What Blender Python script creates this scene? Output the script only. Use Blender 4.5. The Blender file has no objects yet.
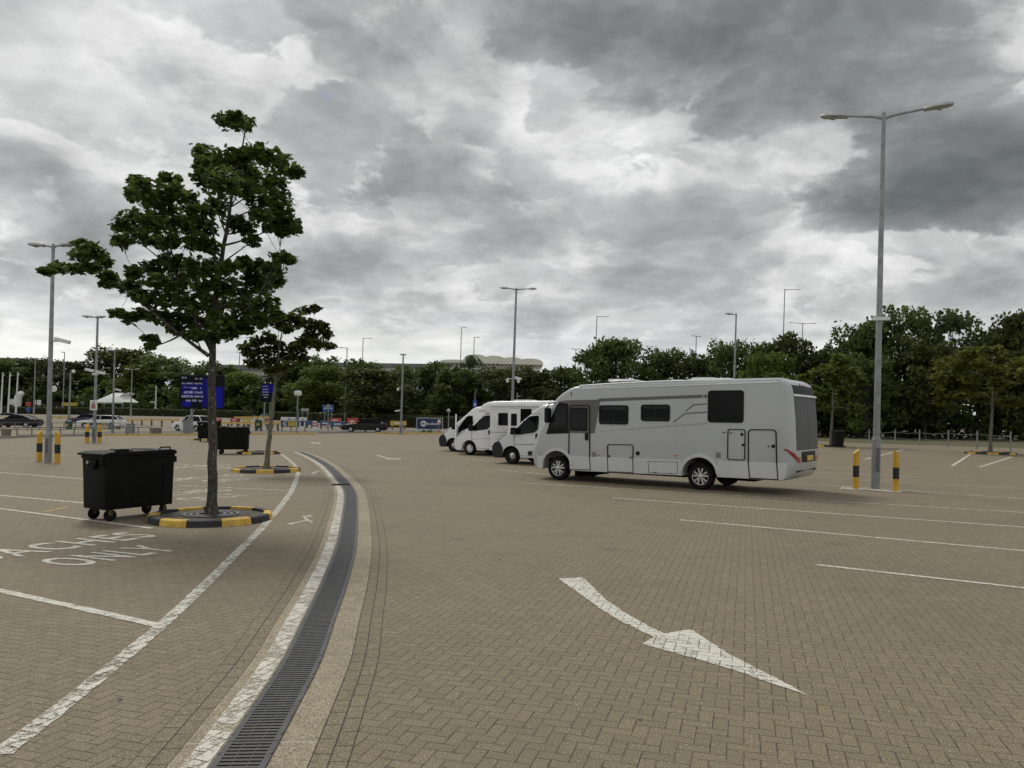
import bpy, bmesh, math, random
import numpy as np
from mathutils import Vector, Matrix
PI = math.pi
rnd = random.Random(11)
scene = bpy.context.scene
COL = scene.collection

# ------------------------------------------------------------------ survey of the site
F, H0, TH, EYE = 769.0, 417.5, math.radians(0.8), 1.8
CT, ST = math.cos(TH), math.sin(TH)
def ray(px, py):
    u, v = (px - 512) / F, -(py - H0) / F
    return Vector((u * CT - v * ST, 1.0, u * ST + v * CT))
def G(px, py):                       # a sight line met with the level ground
    d = ray(px, py); t = -EYE / d.z
    return Vector((d.x * t, t, 0.0))
def sm(t):
    t = max(0.0, min(1.0, t)); return t * t * (3 - 2 * t)
def gz(x, y):                        # the land rises gently beyond the road, on the left
    return 1.2 * sm((y - 88) / 52) * sm((-x - 5) / 50)
def at(px, Y, py=415):               # a spot Y metres out along a sight line, set on the ground
    d = ray(px, py)
    return Vector((d.x * Y, Y, gz(d.x * Y, Y)))
def zat(px, py, Y):                  # height of a sight line Y metres out
    return EYE + ray(px, py).z * Y

# ------------------------------------------------------------------ node helpers
class NT:
    def __init__(s, tree):
        s.t = tree; s.n = tree.nodes; s.l = tree.links
    def node(s, typ, **kw):
        n = s.n.new(typ)
        for k, v in kw.items(): setattr(n, k, v)
        return n
    def link(s, a, b): s.l.new(a, b)
    def val(s, sock, v):
        if isinstance(v, bpy.types.NodeSocket): s.l.new(v, sock)
        else: sock.default_value = v
    def math(s, op, a, b=None, c=None, clamp=False):
        n = s.node('ShaderNodeMath', operation=op, use_clamp=clamp)
        s.val(n.inputs[0], a)
        if b is not None: s.val(n.inputs[1], b)
        if c is not None: s.val(n.inputs[2], c)
        return n.outputs[0]
    def mix(s, f, a, b, typ='RGBA', blend='MIX'):
        n = s.node('ShaderNodeMix', data_type=typ)
        if typ == 'RGBA':
            n.blend_type = blend
            s.val(n.inputs[0], f)
            for i, v in ((6, a), (7, b)):
                s.val(n.inputs[i], v if isinstance(v, bpy.types.NodeSocket) else (tuple(v) + (1,))[:4])
            return n.outputs[2]
        s.val(n.inputs[0], f); s.val(n.inputs[2], a); s.val(n.inputs[3], b)
        return n.outputs[0]
    def noise(s, vec, scale, detail=4, rough=0.5, dist=0.0, dims='3D'):
        n = s.node('ShaderNodeTexNoise', noise_dimensions=dims)
        if vec is not None: s.link(vec, n.inputs['Vector'])
        n.inputs['Scale'].default_value = scale; n.inputs['Detail'].default_value = detail
        n.inputs['Roughness'].default_value = rough; n.inputs['Distortion'].default_value = dist
        return n.outputs[0]
    def ramp(s, f, lo, hi):           # smooth 0..1 between lo and hi
        n = s.node('ShaderNodeMapRange', interpolation_type='SMOOTHSTEP')
        s.val(n.inputs[0], f); n.inputs[1].default_value = lo; n.inputs[2].default_value = hi
        return n.outputs[0]
    def coord(s, which='Object'):
        return s.node('ShaderNodeTexCoord').outputs[which]
    def mapping(s, vec, loc=(0, 0, 0), rot=(0, 0, 0), sc=(1, 1, 1)):
        n = s.node('ShaderNodeMapping'); s.link(vec, n.inputs[0])
        n.inputs[1].default_value = loc; n.inputs[2].default_value = rot; n.inputs[3].default_value = sc
        return n.outputs[0]

def new_mat(name):
    m = bpy.data.materials.new(name); m.use_nodes = True
    t = NT(m.node_tree); b = m.node_tree.nodes['Principled BSDF']
    return m, t, b
def bump(t, b, h, strength, dist):
    n = t.node('ShaderNodeBump'); n.inputs['Strength'].default_value = strength
    n.inputs['Distance'].default_value = dist; t.link(h, n.inputs['Height'])
    t.link(n.outputs[0], b.inputs['Normal'])
def simple(name, col, rough=0.5, metal=0.0, var=0.15, scale=6.0, dirt=None, bmp=0.0, spec=0.5, coat=0.0):
    m, t, b = new_mat(name)
    c = t.coord()
    n = t.noise(c, scale, 5, 0.6)
    lo = [x * (1 - var) for x in col]; hi = [min(1, x * (1 + var)) for x in col]
    cc = t.mix(t.ramp(n, .3, .7), lo, hi)
    if dirt:                          # blotchy grime with a shape of its own
        n2 = t.noise(c, scale * .35, 6, .65)
        cc = t.mix(t.math('MULTIPLY', t.ramp(n2, .5, .72), dirt), cc, (.09, .08, .06))
    t.link(cc, b.inputs['Base Color'])
    t.link(t.math('ADD', rough - .06, t.math('MULTIPLY', n, .12)), b.inputs['Roughness'])
    b.inputs['Metallic'].default_value = metal
    b.inputs['Specular IOR Level'].default_value = spec
    b.inputs['Coat Weight'].default_value = coat; b.inputs['Coat Roughness'].default_value = .08
    if bmp: bump(t, b, t.noise(c, scale * 8, 4, .6), bmp, .004)
    return m

# ---- herringbone block paving, 200 x 100 mm blocks, as a shared node group
def herring_group():
    g = bpy.data.node_groups.new('block_paving', 'ShaderNodeTree')
    for n in ('Joint', 'Stone', 'Stone2'):
        g.interface.new_socket(n, in_out='OUTPUT', socket_type='NodeSocketFloat')
    t = NT(g); out = t.node('NodeGroupOutput')
    v = t.mapping(t.coord('Object'), rot=(0, 0, math.radians(-73)), sc=(11.4, 11.4, 11.4))
    wob = t.node('ShaderNodeTexNoise'); wob.inputs['Scale'].default_value = .6; t.link(v, wob.inputs[0])
    add = t.node('ShaderNodeVectorMath', operation='MULTIPLY_ADD')
    t.link(wob.outputs['Color'], add.inputs[0]); add.inputs[1].default_value = (.14, .14, 0); t.link(v, add.inputs[2])
    sx = t.node('ShaderNodeSeparateXYZ'); t.link(add.outputs[0], sx.inputs[0])
    u, w = sx.outputs[0], sx.outputs[1]
    i, j = t.math('FLOOR', u), t.math('FLOOR', w)
    fu, fv = t.math('SUBTRACT', u, i), t.math('SUBTRACT', w, j)
    k = t.math('FLOORED_MODULO', t.math('SUBTRACT', i, j), 4.0)
    e = [t.math('COMPARE', k, float(q), .1) for q in range(4)]
    d = None
    for f, q in ((fu, 1), (t.math('SUBTRACT', 1.0, fu), 0), (fv, 2), (t.math('SUBTRACT', 1.0, fv), 3)):
        x = t.math('MULTIPLY_ADD', e[q], 10.0, f)
        d = x if d is None else t.math('MINIMUM', d, x)
    fine = t.noise(v, 3.0, 3, .6)
    edge = t.math('MULTIPLY_ADD', fine, .06, -.03)
    jn = t.math('SUBTRACT', 1.0, t.ramp(t.math('ADD', d, edge), .015, .066))
    cx = t.node('ShaderNodeCombineXYZ')
    t.link(t.math('SUBTRACT', i, e[1]), cx.inputs[0]); t.link(t.math('SUBTRACT', j, e[2]), cx.inputs[1])
    wn = t.node('ShaderNodeTexWhiteNoise', noise_dimensions='3D'); t.link(cx.outputs[0], wn.inputs[0])
    t.link(jn, out.inputs[0]); t.link(wn.outputs['Value'], out.inputs[1])
    sc = t.node('ShaderNodeSeparateColor'); t.link(wn.outputs['Color'], sc.inputs[0]); t.link(sc.outputs[1], out.inputs[2])
    return g
HG = herring_group()
def use_herring(t):
    n = t.node('ShaderNodeGroup'); n.node_tree = HG; return n

def stone_colour(t, c, a, b_):
    """speckled concrete block: fines, pale and dark chips, broad traffic staining"""
    sp = t.noise(c, 95, 4, .75)
    base = t.mix(t.ramp(sp, .36, .66), [x * .62 for x in a], [min(1, x * 1.26) for x in b_])
    vor = t.node('ShaderNodeTexVoronoi'); vor.inputs['Scale'].default_value = 48; t.link(c, vor.inputs[0])
    chip = t.math('LESS_THAN', vor.outputs['Distance'], .20)
    wn = t.node('ShaderNodeSeparateColor'); t.link(vor.outputs['Color'], wn.inputs[0])
    chip = t.math('MULTIPLY', chip, t.math('GREATER_THAN', wn.outputs[0], .80))
    base = t.mix(t.math('MULTIPLY', chip, .75), base, (.62, .58, .5))
    st = t.noise(c, .33, 6, .6, .4)
    base = t.mix(t.math('MULTIPLY', t.ramp(st, .42, .75), .40), base, (.13, .115, .085))
    st2 = t.noise(t.mapping(c, rot=(0, 0, .55), sc=(.12, 1.1, 1)), 1.0, 4, .6)
    base = t.mix(t.math('MULTIPLY', t.ramp(st2, .5, .8), .22), base, (.12, .105, .08))
    sp2 = t.noise(c, 2.6, 4, .7)
    base = t.mix(t.math('MULTIPLY', t.ramp(sp2, .62, .74), .22), base, (.09, .08, .062))
    oil = t.node('ShaderNodeTexVoronoi'); oil.inputs['Scale'].default_value = .55; t.link(c, oil.inputs[0])
    om = t.math('SUBTRACT', 1.0, t.ramp(t.math('ADD', oil.outputs['Distance'], t.math('MULTIPLY', sp2, .12)), .09, .2))
    return t.mix(t.math('MULTIPLY', om, .4), base, (.075, .07, .06))

def paving_mat():
    m, t, b = new_mat('block_paving')
    c = t.coord(); h = use_herring(t)
    col = stone_colour(t, c, (.170, .138, .087), (.262, .214, .138))
    tone = t.math('MULTIPLY_ADD', h.outputs[1], .16, .92)
    mul = t.node('ShaderNodeVectorMath', operation='SCALE'); t.link(col, mul.inputs[0]); t.link(tone, mul.inputs['Scale'])
    col = mul.outputs[0]
    jk = t.math('MULTIPLY', h.outputs[0], t.math('MULTIPLY_ADD', t.ramp(t.noise(c, 7, 3, .6), .3, .65), .55, .35))
    col = t.mix(jk, col, (.03, .026, .02))
    t.link(col, b.inputs['Base Color'])
    b.inputs['Roughness'].default_value = .78; b.inputs['Specular IOR Level'].default_value = .4
    hh = t.math('ADD', t.math('MULTIPLY', h.outputs[0], -1.0), t.math('MULTIPLY', t.noise(c, 240, 2), .35))
    hh = t.math('ADD', hh, t.math('MULTIPLY', h.outputs[2], .4))
    bump(t, b, hh, .45, .006)
    return m
def soldier_mat():                    # course of blocks laid along the channel (uv: metres along / across)
    m, t, b = new_mat('soldier_course')
    uv = t.coord('UV'); c = t.coord()
    br = t.node('ShaderNodeTexBrick', offset=.5, offset_frequency=2); t.link(uv, br.inputs[0])
    br.inputs['Color1'].default_value = (1, 1, 1, 1); br.inputs['Color2'].default_value = (.86, .86, .86, 1)
    br.inputs['Mortar'].default_value = (.0, .0, .0, 1); br.inputs['Scale'].default_value = 1
    br.inputs['Mortar Size'].default_value = .0045; br.inputs['Mortar Smooth'].default_value = .3
    br.inputs['Brick Width'].default_value = .19; br.inputs['Row Height'].default_value = .1
    col = stone_colour(t, c, (.170, .138, .087), (.262, .214, .138))
    col = t.mix(1.0, col, br.outputs['Color'], blend='MULTIPLY')
    col = t.mix(t.math('MULTIPLY', br.outputs['Fac'], .42), col, (.05, .043, .032))
    t.link(col, b.inputs['Base Color']); b.inputs['Roughness'].default_value = .82
    hh = t.math('ADD', t.math('MULTIPLY', br.outputs['Fac'], -1.0), t.math('MULTIPLY', t.noise(c, 240, 2), .35))
    bump(t, b, hh, .45, .006)
    return m
def concrete_mat(name, a, b_, joints=False):
    m, t, b = new_mat(name)
    c = t.coord()
    col = stone_colour(t, c, a, b_)
    blot = t.noise(c, 5, 5, .7)
    col = t.mix(t.math('MULTIPLY', t.ramp(blot, .45, .7), .4), col, [x * .55 for x in a])
    if joints:
        br = t.node('ShaderNodeTexBrick', offset=0); t.link(t.mapping(t.coord('UV'), loc=(0, 1, 0)), br.inputs[0])
        br.inputs['Brick Width'].default_value = 3.0; br.inputs['Row Height'].default_value = 5
        br.inputs['Scale'].default_value = 1; br.inputs['Mortar Size'].default_value = .006
        col = t.mix(br.outputs['Fac'], col, (.42, .39, .33))
    t.link(col, b.inputs['Base Color']); b.inputs['Roughness'].default_value = .85
    bump(t, b, t.noise(c, 130, 4, .7), .5, .006)
    return m
def paint_mat(name, wear, col=(.72, .70, .62)):
    """road paint: worn through in patches and along the joints of the blocks"""
    m, t, b = new_mat(name)
    c = t.coord(); h = use_herring(t)
    n1 = t.noise(c, 20, 6, .72); n2 = t.noise(c, 110, 3, .7)
    amt = t.math('ADD', t.math('MULTIPLY', n1, .55), t.math('MULTIPLY', n2, .45))
    amt = t.math('SUBTRACT', amt, t.math('MULTIPLY', h.outputs[0], .13))
    amt = t.math('ADD', amt, t.math('MULTIPLY_ADD', h.outputs[1], .10, -.05))
    a = t.ramp(amt, .30 + wear * .25, .42 + wear * .25)
    cc = t.mix(t.ramp(n2, .35, .7), [x * .78 for x in col], col)
    cc = t.mix(t.math('MULTIPLY', t.ramp(t.noise(c, 3, 5, .7), .5, .75), .3), cc, (.36, .33, .27))
    t.link(cc, b.inputs['Base Color']); b.inputs['Roughness'].default_value = .7
    t.link(a, b.inputs['Alpha'])
    bump(t, b, t.math('SUBTRACT', n2, h.outputs[0]), .3, .004)
    return m
def leaf_mat(name, a, b_, trans=.35):
    m, t, b = new_mat(name)
    geo = t.node('ShaderNodeNewGeometry'); oi = t.node('ShaderNodeObjectInfo')
    r = geo.outputs['Random Per Island']
    c = t.mix(r, a, b_)
    hsv = t.node('ShaderNodeHueSaturation'); t.link(c, hsv.inputs['Color'])
    t.link(t.math('MULTIPLY_ADD', oi.outputs['Random'], .05, .475), hsv.inputs['Hue'])
    t.link(t.math('MULTIPLY_ADD', oi.outputs['Random'], .5, .75), hsv.inputs['Value'])
    c = hsv.outputs['Color']
    t.link(c, b.inputs['Base Color']); b.inputs['Roughness'].default_value = .6
    b.inputs['Specular IOR Level'].default_value = .15
    tr = t.node('ShaderNodeBsdfTranslucent'); t.link(c, tr.inputs[0])
    mx = t.node('ShaderNodeMixShader'); mx.inputs[0].default_value = trans
    t.link(b.outputs[0], mx.inputs[1]); t.link(tr.outputs[0], mx.inputs[2])
    t.link(mx.outputs[0], m.node_tree.nodes['Material Output'].inputs[0])
    return m
def bark_mat(name, a, b_):
    m, t, b = new_mat(name)
    c = t.coord()
    n = t.noise(t.mapping(c, sc=(14, 14, 3)), 2.2, 6, .7)
    col = t.mix(t.ramp(n, .35, .65), a, b_)
    li = t.noise(c, 16, 4, .7)
    col = t.mix(t.math('MULTIPLY', t.ramp(li, .58, .66), .85), col, (.33, .33, .27))
    t.link(col, b.inputs['Base Color']); b.inputs['Roughness'].default_value = .9
    bump(t, b, n, .8, .02)
    return m

M = {}
M['paving'] = paving_mat()
M['soldier'] = soldier_mat()
M['haunch'] = concrete_mat('channel_concrete', (.23, .19, .125), (.43, .365, .26), True)
M['concrete'] = concrete_mat('grey_concrete', (.24, .23, .2), (.36, .34, .3))
M['asphalt'] = concrete_mat('asphalt', (.075, .072, .066), (.12, .115, .105))
M['paint'] = paint_mat('line_paint', .22)
M['paint_worn'] = paint_mat('worn_line_paint', .44)
M['paint_very'] = paint_mat('very_worn_line_paint', .42)
M['paint_yellow'] = paint_mat('yellow_line_paint', .3, (.6, .42, .12))
M['grass'] = simple('grass_ground', (.085, .082, .032), .95, var=.4, scale=2)
M['soil'] = simple('dark_soil', (.045, .04, .033), .95, var=.4, scale=14, bmp=.8)
M['ring_fill'] = simple('kerb_ring_fill', (.085, .077, .062), .95, var=.4, scale=9, dirt=.6, bmp=.8)
M['grate'] = simple('channel_grating', (.032, .033, .036), .48, .0, .25, 9, dirt=.3)
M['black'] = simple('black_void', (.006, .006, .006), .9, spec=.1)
M['galv'] = simple('galvanised_steel', (.27, .285, .29), .55, .35, .18, 5, dirt=.2)
M['galv_dark'] = simple('grey_painted_steel', (.13, .14, .145), .55, .2, .15, 4)
M['lum_grey'] = simple('lamp_head_grey', (.38, .39, .39), .5, .1, .1, 7, dirt=.15)
M['lens'] = simple('lamp_lens', (.32, .33, .32), .25, var=.1)
M['yellow'] = simple('yellow_paint', (.62, .36, .03), .5, var=.12, scale=7, dirt=.35)
M['kerb_yellow'] = simple('kerb_yellow_paint', (.64, .41, .075), .75, var=.18, scale=9, dirt=.5, bmp=.4)
M['kerb_black'] = simple('kerb_black_paint', (.022, .023, .026), .7, var=.35, scale=9, bmp=.4)
M['bollard_black'] = simple('bollard_black_band', (.02, .017, .014), .6)
M['bin'] = simple('black_bin_plastic', (.0045, .005, .0052), .55, var=.3, scale=5, dirt=.05, spec=.14)
M['bin2'] = simple('dark_grey_bin_plastic', (.010, .011, .011), .52, var=.2, scale=5, spec=.15)
M['rubber'] = simple('tyre_rubber', (.011, .011, .011), .85, var=.3, scale=8, spec=.15)
M['zinc'] = simple('yellow_zinc_fork', (.10, .08, .035), .5, .5)
M['chrome'] = simple('bright_metal', (.62, .63, .64), .22, .9, .06)
M['rim_dark'] = simple('dark_alloy', (.012, .012, .013), .4, .2, spec=.3)
M['rim_steel'] = simple('steel_wheel', (.06, .062, .065), .5, .5)
M['silver'] = simple('silver_coachwork', (.455, .475, .485), .36, .1, .03, 3, dirt=.04, coat=.25)
M['silver_roof'] = simple('white_gelcoat_roof', (.74, .75, .75), .4, .0, .04, 3, coat=.2)
M['skirt'] = simple('silver_metallic_skirt', (.60, .61, .615), .42, .3, .03, 3, coat=.2)
M['taupe'] = simple('taupe_decal', (.135, .13, .118), .4, .2, .05, 4)
M['white'] = simple('white_vehicle_paint', (.83, .84, .84), .32, .0, .04, 3, dirt=.06, coat=.5)
M['vansilver'] = simple('pale_silver_van_paint', (.66, .675, .68), .32, .1, .04, 3, coat=.5)
M['plastic'] = simple('black_trim_plastic', (.010, .010, .011), .55, var=.2, spec=.2)
M['bumper'] = simple('dark_grey_bumper', (.030, .032, .036), .6, var=.15, spec=.2)
M['glass'] = simple('tinted_window', (.003, .0035, .004), .04, var=.2, spec=.10)
M['cabglass'] = simple('cab_window', (.008, .010, .011), .04, var=.4, scale=2.2, spec=.16)
M['seam'] = simple('rubber_seal', (.014, .014, .014), .7, spec=.15)
M['red_lens'] = simple('red_tail_lens', (.32, .012, .012), .2, var=.2, coat=.5)
M['orange_lens'] = simple('orange_reflector', (.5, .11, .03), .3)
M['plate'] = simple('yellow_number_plate', (.6, .4, .04), .4)
M['headlamp'] = simple('headlamp_lens', (.55, .57, .58), .12, .3, .3, 20)
M['solar'] = simple('solar_panel', (.01, .012, .02), .15)
M['carblack'] = simple('black_car_paint', (.008, .008, .010), .22, .1, .1, spec=.3)
M['carblue'] = simple('dark_blue_car_paint', (.02, .03, .075), .22, .2, .1, coat=.15)
M['cargrey'] = simple('grey_blue_car_paint', (.16, .2, .25), .25, .3, .1, coat=.6)
M['carwhite'] = simple('white_car_paint', (.72, .73, .73), .3, .0, .04, coat=.5)
M['sign_white'] = simple('white_sign_face', (.68, .69, .68), .5, var=.05)
M['sign_grey'] = simple('sign_pictogram', (.35, .16, .15), .5, var=.3, scale=30)
M['navy'] = simple('navy_banner', (.015, .035, .10), .5, var=.25, scale=2)
M['bluesign'] = simple('blue_road_sign', (.02, .07, .32), .45, var=.1)
M['amber'] = simple('yellow_sign_face', (.5, .36, .06), .5, var=.2, scale=10)
M['barrier_red'] = simple('red_plastic_barrier', (.42, .05, .035), .5, var=.2)
M['barrier_blue'] = simple('blue_plastic_barrier', (.03, .07, .18), .5, var=.2)
M['rail_yellow'] = simple('yellow_barrier_rail', (.58, .40, .13), .6, var=.15, scale=3)
M['canvas'] = simple('white_marquee_canvas', (.72, .73, .70), .8, var=.06)
M['cream'] = simple('cream_roof_shell', (.70, .69, .60), .7, var=.06, scale=.1)
M['lattice'] = simple('pale_steel_lattice', (.55, .56, .54), .6, var=.1)
M['roofgrey'] = simple('grey_roof_sheet', (.16, .165, .165), .6, var=.1, scale=.2)
M['wallpale'] = simple('pale_cladding', (.36, .38, .38), .6, var=.12, scale=.2)
M['stone'] = simple('planter_aggregate', (.22, .19, .155), .9, var=.25, scale=20, bmp=.5)
M['green_bin'] = simple('green_plastic', (.02, .06, .03), .5)
M['skin'] = simple('skin', (.42, .25, .17), .6)
M['cloth_white'] = simple('white_shirt', (.7, .68, .66), .85)
M['cloth_blue'] = simple('blue_shorts', (.05, .07, .14), .85)
M['hair'] = simple('dark_hair', (.015, .012, .01), .7)
M['leaf'] = leaf_mat('maple_leaf', (.034, .056, .012), (.115, .155, .036), .45)
M['leaf2'] = leaf_mat('belt_leaf', (.050, .074, .022), (.14, .175, .052), .38)
M['leaf3'] = leaf_mat('hedge_leaf', (.06, .08, .034), (.135, .165, .068), .35)
M['leaf4'] = leaf_mat('fresh_leaf', (.06, .088, .016), (.17, .20, .04), .4)
M['bark'] = bark_mat('maple_bark', (.028, .024, .019), (.085, .075, .06))
M['bark_pale'] = bark_mat('pale_bark', (.09, .085, .06), (.2, .19, .14))
def emit_mat(name, col, e, base=(.01, .01, .02)):
    m, t, b = new_mat(name)
    b.inputs['Base Color'].default_value = base + (1,)
    n = t.noise(t.coord(), 3.0, 4, .7)
    cc = t.mix(t.ramp(n, .35, .7), [x * .55 for x in col], col)
    t.link(cc, b.inputs['Emission Color']); b.inputs['Emission Strength'].default_value = e
    b.inputs['Roughness'].default_value = .5; b.inputs['Specular IOR Level'].default_value = .08
    return m
M['led_blue'] = emit_mat('led_blue', (.002, .002, .10), .7)
M['led_bright'] = emit_mat('led_bright_blue', (.002, .003, .17), .8)
M['led_text'] = emit_mat('led_white_text', (.30, .30, .42), .6)
M['led_off'] = simple('led_panel_dark', (.006, .007, .012), .6, spec=.15)

# ------------------------------------------------------------------ mesh helpers
class MB:
    def __init__(s): s.v = []; s.f = []; s.m = []; s.cur = 0; s.uv = None
    def add(s, vs, fs):
        o = len(s.v); s.v += [tuple(v) for v in vs]
        for f in fs: s.f.append(tuple(i + o for i in f)); s.m.append(s.cur)
        return s
    def box(s, x0, x1, y0, y1, z0, z1):
        vs = [(x, y, z) for z in (z0, z1) for y in (y0, y1) for x in (x0, x1)]
        return s.add(vs, [(0, 2, 3, 1), (4, 5, 7, 6), (0, 1, 5, 4), (2, 6, 7, 3), (0, 4, 6, 2), (1, 3, 7, 5)])
    def obox(s, c, sx, sy, sz, rot=None):
        vs = []
        for z in (-.5, .5):
            for y in (-.5, .5):
                for x in (-.5, .5):
                    p = Vector((x * sx, y * sy, z * sz))
                    if rot is not None: p = rot @ p
                    vs.append(p + Vector(c))
        return s.add(vs, [(0, 2, 3, 1), (4, 5, 7, 6), (0, 1, 5, 4), (2, 6, 7, 3), (0, 4, 6, 2), (1, 3, 7, 5)])
    def tube(s, pts, rad, n=10, caps=True):
        pts = [Vector(p) for p in pts]
        if not hasattr(rad, '__len__'): rad = [rad] * len(pts)
        vs = []; ref = None
        for i, p in enumerate(pts):
            d = (pts[min(i + 1, len(pts) - 1)] - pts[max(i - 1, 0)]).normalized()
            if ref is None:
                ref = Vector((1, 0, 0)) if abs(d.x) < .8 else Vector((0, 1, 0))
            a = (ref - d * ref.dot(d)).normalized(); b = d.cross(a); ref = a
            for k in range(n):
                t = 2 * PI * k / n
                vs.append(p + (a * math.cos(t) + b * math.sin(t)) * rad[i])
        fs = []
        for i in range(len(pts) - 1):
            for k in range(n):
                fs.append((i * n + k, i * n + (k + 1) % n, (i + 1) * n + (k + 1) % n, (i + 1) * n + k))
        if caps:
            fs.append(tuple(range(n - 1, -1, -1))); fs.append(tuple((len(pts) - 1) * n + k for k in range(n)))
        return s.add(vs, fs)
    def map2(s, axis, p, a):
        return {'y': (p[0], a, p[1]), 'z': (p[0], p[1], a), 'x': (a, p[0], p[1])}[axis]
    def prism(s, poly, a0, a1, axis='y'):
        n = len(poly)
        vs = [s.map2(axis, p, a0) for p in poly] + [s.map2(axis, p, a1) for p in poly]
        fs = [(i, (i + 1) % n, n + (i + 1) % n, n + i) for i in range(n)]
        return s.add(vs, fs + [tuple(range(n - 1, -1, -1)), tuple(range(n, 2 * n))])
    def frame(s, outer, inner, a0, a1, axis='y'):
        n = len(outer)
        vs = [s.map2(axis, p, a) for a in (a0, a1) for poly in (outer, inner) for p in poly]
        fs = []
        for i in range(n):
            j = (i + 1) % n
            fs += [(i, j, 2 * n + j, 2 * n + i), (n + i, 3 * n + i, 3 * n + j, n + j),
                   (2 * n + i, 2 * n + j, 3 * n + j, 3 * n + i), (i, n + i, n + j, j)]
        return s.add(vs, fs)
    def lathe(s, prof, n=24, axis='z', c=(0, 0, 0)):
        vs = []
        for r, h in prof:
            for k in range(n):
                t = 2 * PI * k / n; x, y = r * math.cos(t), r * math.sin(t)
                p = {'z': (x, y, h), 'y': (x, h, y), 'x': (h, x, y)}[axis]
                vs.append((p[0] + c[0], p[1] + c[1], p[2] + c[2]))
        fs = []
        for i in range(len(prof) - 1):
            for k in range(n):
                fs.append((i * n + k, i * n + (k + 1) % n, (i + 1) * n + (k + 1) % n, (i + 1) * n + k))
        return s.add(vs, fs)
    def xf(s, start, mat):
        for i in range(start, len(s.v)): s.v[i] = tuple(mat @ Vector(s.v[i]))
    def build(s, name, mats, parent=None, smooth=None, bevel=0, weld=False, loc=None, seg=2):
        me = bpy.data.meshes.new(name)
        me.from_pydata(s.v, [], s.f)
        if not isinstance(mats, (list, tuple)): mats = [mats]
        for m in mats: me.materials.append(m)
        me.polygons.foreach_set('material_index', s.m)
        bm = bmesh.new(); bm.from_mesh(me)
        if weld: bmesh.ops.remove_doubles(bm, verts=bm.verts, dist=1e-4)
        bmesh.ops.recalc_face_normals(bm, faces=bm.faces)
        bm.to_mesh(me); bm.free()
        if smooth:
            me.polygons.foreach_set('use_smooth', [True] * len(me.polygons))
            me.set_sharp_from_angle(angle=math.radians(smooth))
        return link(name, me, parent, bevel, loc, seg)
def link(name, me, parent=None, bevel=0, loc=None, seg=2):
    o = bpy.data.objects.new(name, me); COL.objects.link(o)
    if parent: o.parent = parent
    if loc is not None: o.location = loc
    if bevel:
        b = o.modifiers.new('bevel', 'BEVEL'); b.width = bevel; b.segments = seg; b.limit_method = 'ANGLE'
        b.harden_normals = False
    return o
def np_mesh(name, verts, n, mat, parent=None, mats_idx=None):
    """many n-gons straight from an array (k*n, 3)"""
    me = bpy.data.meshes.new(name); k = len(verts) // n
    me.vertices.add(len(verts)); me.vertices.foreach_set('co', np.asarray(verts, np.float32).ravel())
    me.loops.add(len(verts)); me.loops.foreach_set('vertex_index', np.arange(len(verts), dtype=np.int32))
    me.polygons.add(k); me.polygons.foreach_set('loop_start', np.arange(0, k * n, n, dtype=np.int32))
    me.polygons.foreach_set('loop_total', np.full(k, n, np.int32))
    me.materials.append(mat); me.update(calc_edges=True); me.validate()
    return link(name, me, parent)
def tag(o, label, cat, group=None, kind=None):
    o['label'] = label; o['category'] = cat
    if group: o['group'] = group
    if kind: o['kind'] = kind
    return o
def thing(name, label, cat, loc=(0, 0, 0), rz=0.0, group=None):
    o = bpy.data.objects.new(name, None); COL.objects.link(o); o.empty_display_size = .2
    o.location = loc; o.rotation_euler = (0, 0, rz)
    return tag(o, label, cat, group)
def copy_tree(o, parent=None):
    c = o.copy(); COL.objects.link(c)
    if parent: c.parent = parent
    for ch in list(o.children): copy_tree(ch, c)
    return c
def rr(x0, z0, x1, z1, r, n=5):
    """rounded rectangle outline"""
    out = []
    for cx, cz, a in ((x1 - r, z1 - r, 0), (x0 + r, z1 - r, 90), (x0 + r, z0 + r, 180), (x1 - r, z0 + r, 270)):
        for k in range(n + 1):
            t = math.radians(a + 90 * k / n); out.append((cx + r * math.cos(t), cz + r * math.sin(t)))
    return out
def shrink(poly, d):
    n = len(poly); ar = sum(poly[i][0] * poly[(i + 1) % n][1] - poly[(i + 1) % n][0] * poly[i][1] for i in range(n))
    sg = 1 if ar > 0 else -1; out = []
    for i in range(n):
        p, q, r = Vector(poly[i - 1]), Vector(poly[i]), Vector(poly[(i + 1) % n])
        a = (q - p); b = (r - q)
        a = a.normalized() if a.length > 1e-9 else b.normalized(); b = b.normalized() if b.length > 1e-9 else a
        na, nb = Vector((-a.y, a.x)) * sg, Vector((-b.y, b.x)) * sg
        m = na + nb; m = m / max(.3, m.dot(m) / 2)
        out.append(tuple(q + m * d))
    return out
def text_mesh(body, size, thick=0.0, extrude=0.0, space=1.0):
    cu = bpy.data.curves.new('txt', 'FONT'); cu.body = body; cu.size = size; cu.offset = thick; cu.extrude = extrude
    cu.resolution_u = 4; cu.space_character = space
    o = bpy.data.objects.new('txt', cu); COL.objects.link(o)
    dg = bpy.context.evaluated_depsgraph_get()
    me = bpy.data.meshes.new_from_object(o.evaluated_get(dg))
    bpy.data.objects.remove(o); bpy.data.curves.remove(cu)
    return me

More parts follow.
